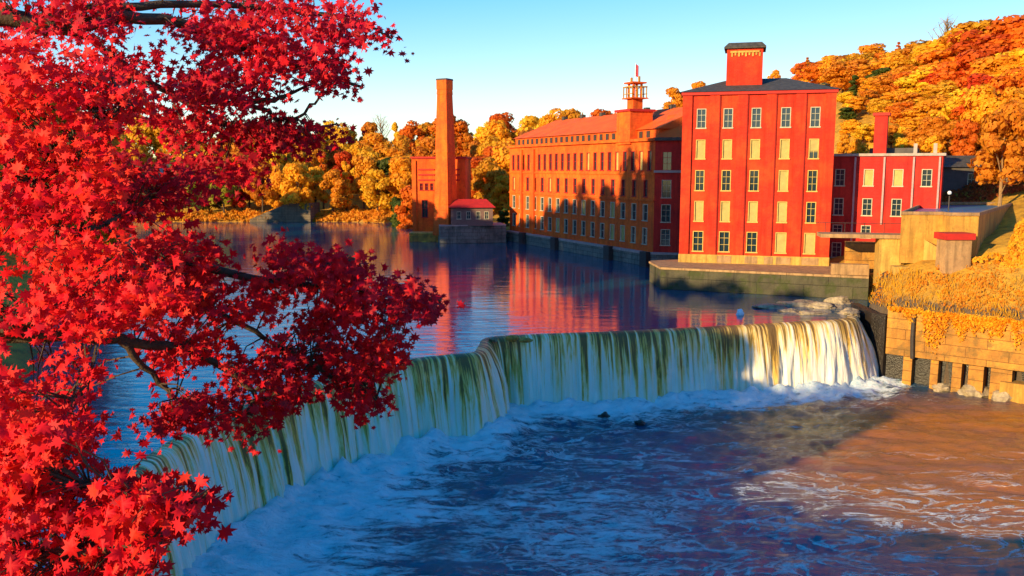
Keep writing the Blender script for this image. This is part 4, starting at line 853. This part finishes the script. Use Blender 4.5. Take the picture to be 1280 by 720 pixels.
# right hillside: (px, top y, D, height, colour, proto)
hill = [(1000, 96, 190, 12, 'golden', 9), (1015, 100, 185, 10, 'orange', 0), (1035, 92, 180, 12, 'golden', 1), (1048, 84, 178, 12, 'rust brown', 2), (1062, 88, 172, 13, 'yellow', 3), (1080, 82, 178, 13, 'golden', 4), (1095, 92, 170, 12, 'orange', 5), (1110, 76, 172, 13, 'orange', 9), (1128, 84, 168, 12, 'golden', 6),
        (1070, 108, 160, 11, 'golden', 8), (1058, 118, 150, 9, 'dark green', 7), (1052, 150, 138, 5, 'dark green', 2), (1090, 112, 155, 9, 'dark green', 1), (1085, 120, 150, 7, 'golden', 0), (1118, 105, 150, 9, 'orange', 3), (1140, 70, 158, 14, 'yellow', 0), (1155, 62, 150, 15, 'yellow', 1), (1172, 52, 150, 16, 'golden', 2),
        (1190, 40, 148, 18, 'golden', 3), (1208, 32, 146, 18, 'yellow', 4), (1228, 30, 142, 17, 'orange', 5), (1248, 28, 140, 17, 'orange', 6), (1268, 26, 138, 17, 'red orange', 0), (1290, 28, 136, 17, 'orange', 1), (1310, 30, 134, 17, 'golden', 2),
        (1150, 100, 140, 12, 'golden', 4), (1172, 88, 136, 13, 'red orange', 3), (1190, 76, 132, 14, 'red orange', 5), (1212, 66, 130, 15, 'red orange', 6), (1236, 72, 126, 14, 'orange', 4), (1262, 62, 124, 15, 'yellow', 2), (1285, 66, 122, 14, 'golden', 1), (1310, 72, 120, 14, 'orange', 0),
        (1130, 122, 132, 8, 'golden', 2), (1150, 125, 128, 8, 'orange', 1), (1170, 122, 124, 9, 'orange', 0), (1190, 112, 120, 10, 'yellow', 6), (1208, 120, 118, 9, 'red orange', 3), (1230, 104, 115, 10, 'golden', 5), (1262, 108, 112, 10, 'golden', 3), (1290, 110, 108, 10, 'yellow', 4),
        (1045, 100, 168, 12, 'orange', 3), (1075, 96, 165, 12, 'golden', 5), (1100, 100, 160, 13, 'golden', 6), (1120, 96, 158, 13, 'yellow', 1), (1135, 86, 155, 13, 'golden', 4), (1160, 80, 145, 14, 'orange', 2), (1105, 118, 148, 9, 'golden', 5), (1122, 112, 142, 10, 'orange', 2), (1140, 112, 138, 11, 'yellow', 6),
        (1000, 106, 200, 10, 'orange', 2), (1030, 104, 188, 11, 'golden', 4), (1062, 100, 175, 12, 'orange', 6), (1165, 105, 130, 11, 'yellow', 0), (1220, 92, 120, 12, 'red orange', 1), (1250, 90, 118, 12, 'orange', 0),
        (1048, 130, 144, 7, 'yellow', 1), (1062, 136, 140, 6, 'golden', 2), (1078, 132, 140, 7, 'golden', 4), (1092, 138, 136, 6, 'yellow', 5), (1108, 134, 136, 7, 'golden', 0), (1122, 140, 130, 7, 'orange', 3), (1136, 138, 126, 7, 'golden', 6), (1056, 152, 132, 5, 'golden', 3), (1072, 156, 128, 5, 'yellow', 0), (1090, 156, 128, 5, 'golden', 6), (1108, 156, 124, 5, 'golden', 2), (1124, 158, 122, 5, 'yellow', 1), (1142, 154, 120, 6, 'golden', 5), (1160, 146, 118, 7, 'orange', 4), (1050, 168, 126, 4, 'golden', 2), (1068, 172, 122, 4, 'golden', 5), (1120, 172, 118, 4, 'yellow', 4), (1140, 172, 115, 4, 'golden', 0), (1158, 168, 114, 5, 'golden', 1),
        (1180, 150, 116, 6.5, 'golden', 1), (1198, 148, 112, 7, 'orange', 2)]
n0 = len(TREES)
for px, tp, D, h, c_, pi in hill:
    if c_ == 'orange' and random.random() < .5: c_ = 'golden'
    x = (px - 640) / F * D; z = CAMZ + (210 - tp) / F * D; g = gh(x, D); hh = z - g
    if hh < h * .55: hh = h * .55
    hh = min(hh, h * 1.5); tree(x, D, max(hh, h * 1.05) / 12, c_, pi, zs=hh / 12)
rowlabel(TREES[n0:], 'on the hillside at the right', 'trees on the right hillside')
t = tree(at(1250, 250, 97).x, 97, .92, 'golden', 0, zs=.95, trunk=M['goldbark']); t['label'] = 'golden tree with a bare straight trunk standing alone right of the flat blue roof'; t['group'] = 'trees on the right hillside'
t = tree(at(1290, 250, 101).x, 101, .55, 'orange', 4); t['label'] = 'small orange tree cut by the right edge beside the lone golden tree'; t['group'] = 'trees on the right hillside'
# left shore trees seen through the maple
n0 = len(TREES)
for x, y, h, c_ in ((-60, 112, 21, 'yellow'), (-52, 100, 22, 'golden'), (-74, 130, 22, 'yellow'), (-66, 118, 20, 'golden'), (-82, 150, 20, 'yellow'), (-92, 168, 19, 'yellow green'), (-58, 122, 15, 'yellow')): tree(x, y, h / 12, c_)
rowlabel(TREES[n0:], 'on the left shore behind maple leaves', 'trees on the left shore')
# unseen trees added left of the viewpoint to cast shade on pool, weir and mill
n0 = len(TREES)
def uv(u, s): a = R(SUN_AZ); return u * math.cos(a) + s * math.sin(a), -u * math.sin(a) + s * math.cos(a)
for u_, s_, top in ((-67, -5, 43), (-70, -9, 45), (-73, -4, 44), (-78, -8, 37), (-83, -5, 35.5), (-87, -9, 35), (-91, -5, 34.5), (-95, -8, 34), (-99, -5, 33), (-103, -8, 31.5), (-108, -5, 32), (-113, -8, 33)):
    x, y = uv(u_, s_); h = top - gh(x, y); tree(x, y, h / 12 * .55, 'golden', zs=h / 12)
for u_ in range(-59, -26, 3):
    x, y = uv(u_, -26 + (u_ % 3)); top = 26.0 if u_ < -42 else 17.5; h = top - gh(x, y); tree(x, y, max(h, 6) / 12 * .8, 'golden', zs=max(h, 4) / 12)
    if u_ < -40: x, y = uv(u_ + 1, -19); tree(x, y, .9, 'rust brown', zs=max(19 - gh(x, y), 5) / 12)
    if u_ < -40: x, y = uv(u_, -13); tree(x, y, .9, 'rust brown', zs=max(13 - gh(x, y), 4) / 12)
rowlabel(TREES[n0:], 'among the unseen left bank shade casters', 'unseen shade-casting trees on the near left bank')
# bare tree on the skyline
def bare_tree(x, y, z, h, label):
    root = thing('bare_tree', label, 'tree', (x, y, z)); mb = MB()
    mb.tube([(0, 0, -1), (0.1, 0, h * .5), (0, .1, h)], [.25, .16, .04], 6); local
    mb.build('trunk', M['goldbark'], root); mb = MB()
    for i in range(34):
        a = random.uniform(0, 6.28); z0 = h * random.uniform(.3, .85); l = h * random.uniform(.2, .42) * (1.2 - z0 / h)
        p0 = Vector((0, 0, z0)); p1 = p0 + Vector((math.cos(a) * l * .5, math.sin(a) * l * .5, l * .6)); p2 = p1 + Vector((math.cos(a + .4) * l * .4, math.sin(a + .4) * l * .4, l * .6))
        mb.tube([p0, p1, p2], [.09, .06, .03], 4)
        for k_ in range(4): q = p1.lerp(p2, random.random()); mb.tube([q, q + Vector((random.uniform(-.8, .8), random.uniform(-.8, .8), random.uniform(.3, 1.0)))], [.03, .02], 3)
    mb.build('branches', M['goldbark'], root)
x = at(1182, 60, 160).x; bare_tree(x, 160, gh(x, 160), 12.5 + (210 - 30) / F * 160 - gh(x, 160), 'bare twiggy tree rising over the golden crowns on the right skyline')
x = at(476, 160, 262).x; bare_tree(x, 262, 14, CAMZ + 66 / F * 262 - 14, 'thin bare tree poking above the far golden treeline left of the chimney')
# ground cover on the right bank
def cover(name, region, n, size, mat, hgt, kind_label, seed=0, dens=None):
    Xr = rng.uniform(region[0], region[1], n); Yr = rng.uniform(region[2], region[3], n)
    ok = ~pip(Xr, Yr, pool) & ~pip(Xr, Yr, river) & (pdist(Xr, Yr, pool) > 1.3)
    if dens is not None: ok &= dens(Xr, Yr)
    Xr, Yr = Xr[ok], Yr[ok]; Hh = height(Xr, Yr); bump_ = np.clip(fbm(Xr * .45 + seed, Yr * .45) - .42, 0, 1) * 3.2 * hgt
    P = np.stack([Xr, Yr, Hh + bump_ * rng.random(len(Xr)) ** .4 + .05], -1); Nn = rng.normal(size=P.shape); Nn[:, 2] = abs(Nn[:, 2]) * .4; Nn[:, 1] -= .5; Nn /= np.linalg.norm(Nn, axis=1)[:, None]
    V, Fq = leaves_arr(P, Nn, size); o = arr_mesh(name, V, Fq, mat); return tag(o, kind_label, 'ground cover', None, 'stuff')
inb = lambda X_, Y_: ~pip(X_, Y_, [(34, 78), (42, 74.6), (60, 101), (46, 103)])
cover('shrubs', (38, 66, 62, 100), 42000, .28, LEAF['golden'], .9, 'golden low shrubs covering the slope right of the hut', 3, lambda X_, Y_: inb(X_, Y_) & (height(X_, Y_) > 4.2))
cover('shrubs', (45, 70, 92, 118), 16000, .3, LEAF['rust brown'], .8, 'brown undergrowth on the shaded slope behind the flat blue roof', 9, lambda X_, Y_: inb(X_, Y_))
def blades():
    n = 26000; Xr = rng.uniform(31.5, 60, n); Yr = rng.uniform(52, 79, n); d = pdist(Xr, Yr, pool); ok = ~pip(Xr, Yr, pool) & (d > 1.0) & (d < 5.4) & ~pip(Xr, Yr, river); Xr, Yr = Xr[ok], Yr[ok]; n = len(Xr); z = height(Xr, Yr)
    l = rng.uniform(.15, .6, n) * (.5 + fbm(Xr * .7, Yr * .7)); a = rng.uniform(0, 6.28, n); w_ = .035; lean = rng.normal(size=(n, 2)) * .28
    b = np.stack([Xr, Yr, z - .05], -1); o_ = np.stack([np.cos(a) * w_, np.sin(a) * w_, 0 * a], -1); tip = b + np.stack([lean[:, 0] * l, lean[:, 1] * l, l], -1)
    V = np.stack([b - o_, b + o_, tip + o_ * .2, tip - o_ * .2], 1).reshape(-1, 3); o = arr_mesh('dry_grass', V, np.arange(n * 4).reshape(-1, 4), LEAF['yellow']); tag(o, 'dry golden grass hanging over the top of the retaining wall', 'grass', None, 'stuff')
blades()
def trailing():
    n = 9000; t = rng.random(n); A_, B_ = np.array([31.8, 73.1]), np.array([39, 66.85]); C_ = np.array([50, 58.95]); q = np.where((t < .45)[:, None], A_ + (B_ - A_) * (t / .45)[:, None], B_ + (C_ - B_) * ((t - .45) / .55)[:, None])
    drop = rng.random(n) ** 2 * 3.2 * np.clip(fbm(t * 26, t * 0 + 3, 3) - .38, 0, 1) * 2.4; P = np.stack([q[:, 0] - .12 + rng.normal(0, .08, n), q[:, 1] - .14 + rng.normal(0, .10, n), .85 - drop + rng.normal(0, .08, n)], -1)
    Nn = rng.normal(size=P.shape); Nn[:, 1] -= .8; Nn /= np.linalg.norm(Nn, axis=1)[:, None]; V, Fq = leaves_arr(P, Nn, .15); tag(arr_mesh('trailing_plants', V, Fq, LEAF['golden']), 'trailing golden plants hanging over the lip of the golden retaining wall', 'plants', None, 'stuff')
trailing()
cover('hanging_shrubs', (31, 62, 50, 80), 24000, .16, LEAF['golden'], .4, 'golden scrub covering the bank above the retaining wall', 5, lambda X_, Y_: inb(X_, Y_) & (height(X_, Y_) < 4.6) & (fbm(X_ * .6, Y_ * .6) > .50))
cover('shore_scrub', (-105, 4, 199, 214), 26000, .5, LEAF['golden'], 1.1, 'golden scrub along the far waterline under the trees', 7)
# ------------------------------------------------------------------ foreground maple
LEAFP = np.array([(0, -.5), (.10, -.18), (.42, -.34), (.30, -.08), (.62, .10), (.30, .14), (.34, .36), (.12, .28), (0, .66), (-.12, .28), (-.34, .36), (-.30, .14), (-.62, .10), (-.30, -.08), (-.42, -.34), (-.10, -.18)])
def pin(px, py, poly):
    c = False; n = len(poly); j = n - 1
    for i in range(n):
        if (poly[i][1] > py) != (poly[j][1] > py) and px < (poly[j][0]-poly[i][0]) * (py-poly[i][1]) / (poly[j][1]-poly[i][1]) + poly[i][0]: c = not c
        j = i
    return c
# sprays: outline as seen from the viewpoint, distance near/far, clusters, leaf size, tint (leaf red, with lit and shaded sprays painted in)
SPR = [
 ([(-40, 60), (60, 50), (100, 72), (150, 78), (185, 100), (178, 140), (152, 180), (140, 240), (150, 290), (165, 330), (230, 330), (235, 380), (150, 405), (110, 425), (60, 400), (-40, 440)], 5.0, 6.6, 640, .066, .70),
 ([(-40, -30), (130, -30), (150, 40), (105, 72), (40, 50), (-40, 70)], 6.5, 9, 110, .09, .35),
 ([(110, -30), (400, -30), (418, 8), (450, 12), (494, 48), (482, 60), (455, 46), (428, 48), (428, 64), (412, 58), (400, 38), (385, 60), (428, 70), (462, 104), (450, 114), (400, 113), (370, 98), (330, 100), (300, 84), (262, 66), (215, 30), (150, 40)], 7.5, 10, 300, .10, .28),
 ([(130, 60), (200, 75), (280, 70), (320, 92), (312, 120), (292, 135), (262, 128), (230, 140), (190, 130), (150, 110)], 7, 9, 95, .10, .30),
 ([(140, 100), (190, 140), (250, 150), (300, 150), (330, 160), (400, 166), (418, 172), (398, 182), (338, 182), (330, 212), (290, 230), (240, 226), (200, 205), (150, 170)], 8, 10, 150, .10, .22),
 ([(132, 190), (200, 205), (240, 222), (246, 256), (205, 266), (172, 284), (140, 262)], 6.5, 8, 75, .10, .25),
 ([(150, 320), (178, 295), (235, 288), (262, 320), (320, 316), (360, 303), (420, 307), (455, 330), (490, 350), (556, 376), (535, 392), (470, 388), (440, 385), (380, 402), (330, 392), (280, 397), (230, 390), (160, 402)], 6.6, 8.6, 330, .10, .45),
 ([(375, 385), (440, 378), (522, 388), (522, 412), (495, 425), (500, 458), (470, 474), (430, 464), (404, 440), (380, 415)], 7.2, 8.8, 110, .10, .34),
 ([(398, 452), (432, 462), (470, 488), (482, 512), (450, 520), (430, 500), (408, 482)], 7.4, 8.6, 45, .10, .32),
 ([(190, 400), (240, 400), (300, 418), (350, 432), (378, 460), (370, 500), (345, 512), (312, 500), (296, 472), (262, 452), (240, 440), (214, 462), (193, 440)], 6.6, 8.2, 115, .10, .36),
 ([(176, 530), (220, 505), (250, 492), (290, 502), (320, 520), (326, 542), (300, 545), (270, 526), (215, 532), (186, 548)], 6.4, 7.6, 52, .10, .34),
 ([(40, 420), (120, 425), (128, 470), (135, 540), (100, 560), (50, 520), (20, 480)], 5.6, 7.4, 42, .09, .45),
 ([(-40, 460), (30, 470), (60, 520), (100, 545), (122, 580), (145, 612), (195, 618), (245, 632), (225, 650), (208, 672), (190, 690), (180, 725), (180, 760), (-40, 760)], 4.3, 5.6, 440, .080, .58),
 ([(150, 604), (205, 614), (258, 630), (232, 652), (232, 668), (205, 692), (170, 700), (140, 650)], 4.2, 4.7, 34, .085, .62),
 ([(285, 146), (345, 150), (420, 156), (430, 168), (390, 180), (330, 176), (290, 165)], 8.6, 9.5, 60, .095, .24),
 ([(300, 92), (350, 100), (355, 118), (310, 118)], 8.6, 9.3, 14, .09, .26),
]
HOLES = [[(45, 38), (125, 45), (130, 72), (60, 66)], [(180, 85), (255, 68), (275, 88), (225, 100), (240, 140), (190, 150), (178, 120)], [(138, 150), (215, 160), (228, 200), (165, 205), (140, 185)],
 [(108, 268), (142, 268), (146, 318), (116, 312)], [(-10, 325), (45, 335), (40, 378), (-10, 375)], [(228, 404), (290, 408), (340, 432), (352, 462), (306, 455), (268, 440)], [(112, 428), (196, 425), (222, 495), (178, 522), (156, 592), (126, 565), (116, 490)],
 [(300, 128), (365, 122), (400, 145), (300, 146)], [(160, 270), (250, 262), (262, 288), (180, 292)], [(40, 440), (75, 440), (78, 475), (45, 478)], [(225, 455), (262, 462), (280, 492), (235, 492)], [(240, 0), (262, 0), (268, 18), (245, 20)], [(160, 8), (190, 12), (186, 40), (160, 34)], [(85, 500), (120, 505), (125, 530), (95, 530)]]
mroot = thing('maple_tree', 'large red maple with overhanging leafy branches in the left foreground', 'tree', (-8.6, 6.8, gh(-8.6, 6.8)))
TP = []; TN = []; TS = []; TT = []; CEN = []
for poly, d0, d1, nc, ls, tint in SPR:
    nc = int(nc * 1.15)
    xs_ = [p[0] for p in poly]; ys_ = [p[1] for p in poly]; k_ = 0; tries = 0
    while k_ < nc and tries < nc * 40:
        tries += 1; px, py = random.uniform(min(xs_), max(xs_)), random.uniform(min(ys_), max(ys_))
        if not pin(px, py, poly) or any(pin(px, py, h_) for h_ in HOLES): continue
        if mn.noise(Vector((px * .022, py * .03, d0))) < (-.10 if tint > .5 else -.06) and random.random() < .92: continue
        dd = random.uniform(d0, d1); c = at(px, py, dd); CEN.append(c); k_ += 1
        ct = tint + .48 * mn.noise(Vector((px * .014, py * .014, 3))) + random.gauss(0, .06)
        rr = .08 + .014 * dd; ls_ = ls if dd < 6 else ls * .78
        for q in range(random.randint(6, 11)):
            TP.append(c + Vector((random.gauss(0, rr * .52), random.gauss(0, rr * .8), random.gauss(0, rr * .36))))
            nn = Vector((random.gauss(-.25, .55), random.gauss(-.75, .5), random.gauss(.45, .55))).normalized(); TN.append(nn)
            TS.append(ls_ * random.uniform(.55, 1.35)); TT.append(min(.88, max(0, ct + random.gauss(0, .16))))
TP = np.array([tuple(p) for p in TP]); TN = np.array([tuple(p) for p in TN]); TS = np.array(TS); n = len(TP)
dn = np.stack([rng.normal(0, .5, n), rng.normal(0, .3, n), -np.ones(n)], -1); a = np.cross(TN, dn); a /= np.linalg.norm(a, axis=1)[:, None]; b = np.cross(a, TN)
lp = LEAFP[None] * TS[:, None, None] * .95; V = TP[:, None] + a[:, None] * lp[:, :, :1] + b[:, None] * -lp[:, :, 1:] * -1
V = V - TN[:, None] * (np.abs(lp[:, :, :1]) * rng.uniform(-.2, .9, (n, 1, 1)))    # folded along the midrib
cen = TP[:, None]; VV = np.concatenate([cen, V], 1).reshape(-1, 3); m_ = 17
idx = np.arange(16); tri = np.stack([np.zeros(16, int), idx + 1, (idx + 1) % 16 + 1], -1)
FF = (np.arange(n)[:, None, None] * m_ + tri[None]).reshape(-1, 3)
VV = VV - np.array(tuple(mroot.location))
print('maple leaves', n)
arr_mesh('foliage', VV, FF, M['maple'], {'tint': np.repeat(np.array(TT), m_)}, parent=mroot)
tr0 = Vector((-8.6, 6.8, gh(-8.6, 6.8)))
mb = MB(); top = tr0 + Vector((.6, .5, 9)); mb.tube([tr0 + Vector((0, 0, -.6)), tr0 + Vector((.1, 0, 2)), tr0 + Vector((.3, .3, 5)), top], [.38, .30, .22, .1], 10); local(mb, mroot).build('trunk', M['bark'], mroot, smooth=True)
BR = [[(-300, 470, 7), (-60, 425, 6.4), (0, 408, 6.2), (35, 398, 6.1), (62, 384, 6.2), (140, 350, 6.6), (230, 330, 7.2), (330, 350, 7.6), (440, 362, 7.8), (550, 376, 7.9)],
      [(-60, 425, 6.4), (60, 418, 6.4), (150, 425, 6.6), (240, 440, 6.9), (320, 490, 7.2), (300, 520, 7.0)],
      [(200, 350, 7.0), (262, 385, 7.3), (330, 425, 7.5), (400, 462, 7.8), (470, 500, 8)],
      [(-200, 60, 7.4), (0, 22, 7.5), (60, 35, 7.6), (180, 22, 8.2), (270, 45, 8.6), (360, 80, 9), (450, 108, 9.4)],
      [(60, 35, 7.6), (130, 62, 8), (190, 140, 8.6), (240, 190, 9), (300, 215, 9.2)],
      [(-200, 60, 7.4), (40, 20, 7.8), (200, 5, 8.4), (330, 10, 9), (430, 25, 9.2), (490, 48, 9.4)],
      [(130, 62, 8), (220, 120, 8.6), (310, 130, 8.8), (345, 147, 8.9), (372, 148, 9), (400, 120, 9.1), (432, 92, 9.2)],
      [(220, 120, 8.6), (300, 160, 8.9), (360, 165, 9.1), (420, 155, 9.3)], [(310, 130, 8.8), (350, 122, 9), (390, 105, 9.2)],
      [(-200, 250, 6), (0, 235, 5.8), (90, 200, 5.9), (150, 130, 6.1)], [(-200, 250, 6), (0, 250, 5.9), (100, 290, 6), (200, 240, 7)],
      [(-200, 640, 5.4), (0, 600, 5), (90, 610, 4.7), (180, 620, 4.5), (250, 628, 4.4)], [(0, 600, 5), (60, 540, 5.4), (110, 480, 6)], [(-200, 640, 5.4), (0, 690, 4.9), (120, 690, 4.6), (200, 680, 4.5)],
      [(150, 425, 6.6), (200, 480, 6.8), (240, 515, 7)], [(340, 350, 7.6), (420, 325, 7.9), (450, 330, 8)]]
allp = []
for i, path in enumerate(BR):
    P = [at(*p) for p in path]
    if path[0][0] <= -200: P = [tr0 + Vector((.3, .3, max(.5, min(8, (P[0].z - tr0.z) * .8))))] + P
    Q = []
    for k_ in range(len(P) - 1):
        p0, p1, p2, p3 = P[max(k_-1, 0)], P[k_], P[k_+1], P[min(k_+2, len(P)-1)]
        for s_ in range(5):
            t = s_ / 5; Q.append(.5 * ((2*p1) + (p2-p0)*t + (2*p0-5*p1+4*p2-p3)*t*t + (3*p1-p0-3*p2+p3)*t**3) + Vector((random.gauss(0, .015), random.gauss(0, .015), random.gauss(0, .012))))
    Q.append(P[-1]); r0 = .10 if i in (0, 3) else (.06 if path[0][0] < 0 else .03); m = len(Q)
    mb = MB(); mb.tube(Q, [r0 * (1 - .9 * j / m) + .004 for j in range(m)], 7); local(mb, mroot).build('branch', M['bark'], mroot, smooth=True)
    allp += Q
tw = MB(); AP = np.array([tuple(p) for p in allp])
for c in CEN:
    d = np.linalg.norm(AP - np.array(tuple(c)), axis=1); q = Vector(AP[d.argmin()]); 
    if d.min() < .6:
        mid = q.lerp(c, .5) + Vector((random.gauss(0, .04), random.gauss(0, .04), .05)); tw.tube([q, mid, c], [.009, .006, .003], 3, False)
local(tw, mroot).build('twigs', M['bark'], mroot, recalc=False)
print('trees', len(TREES), 'objects', len(bpy.data.objects))
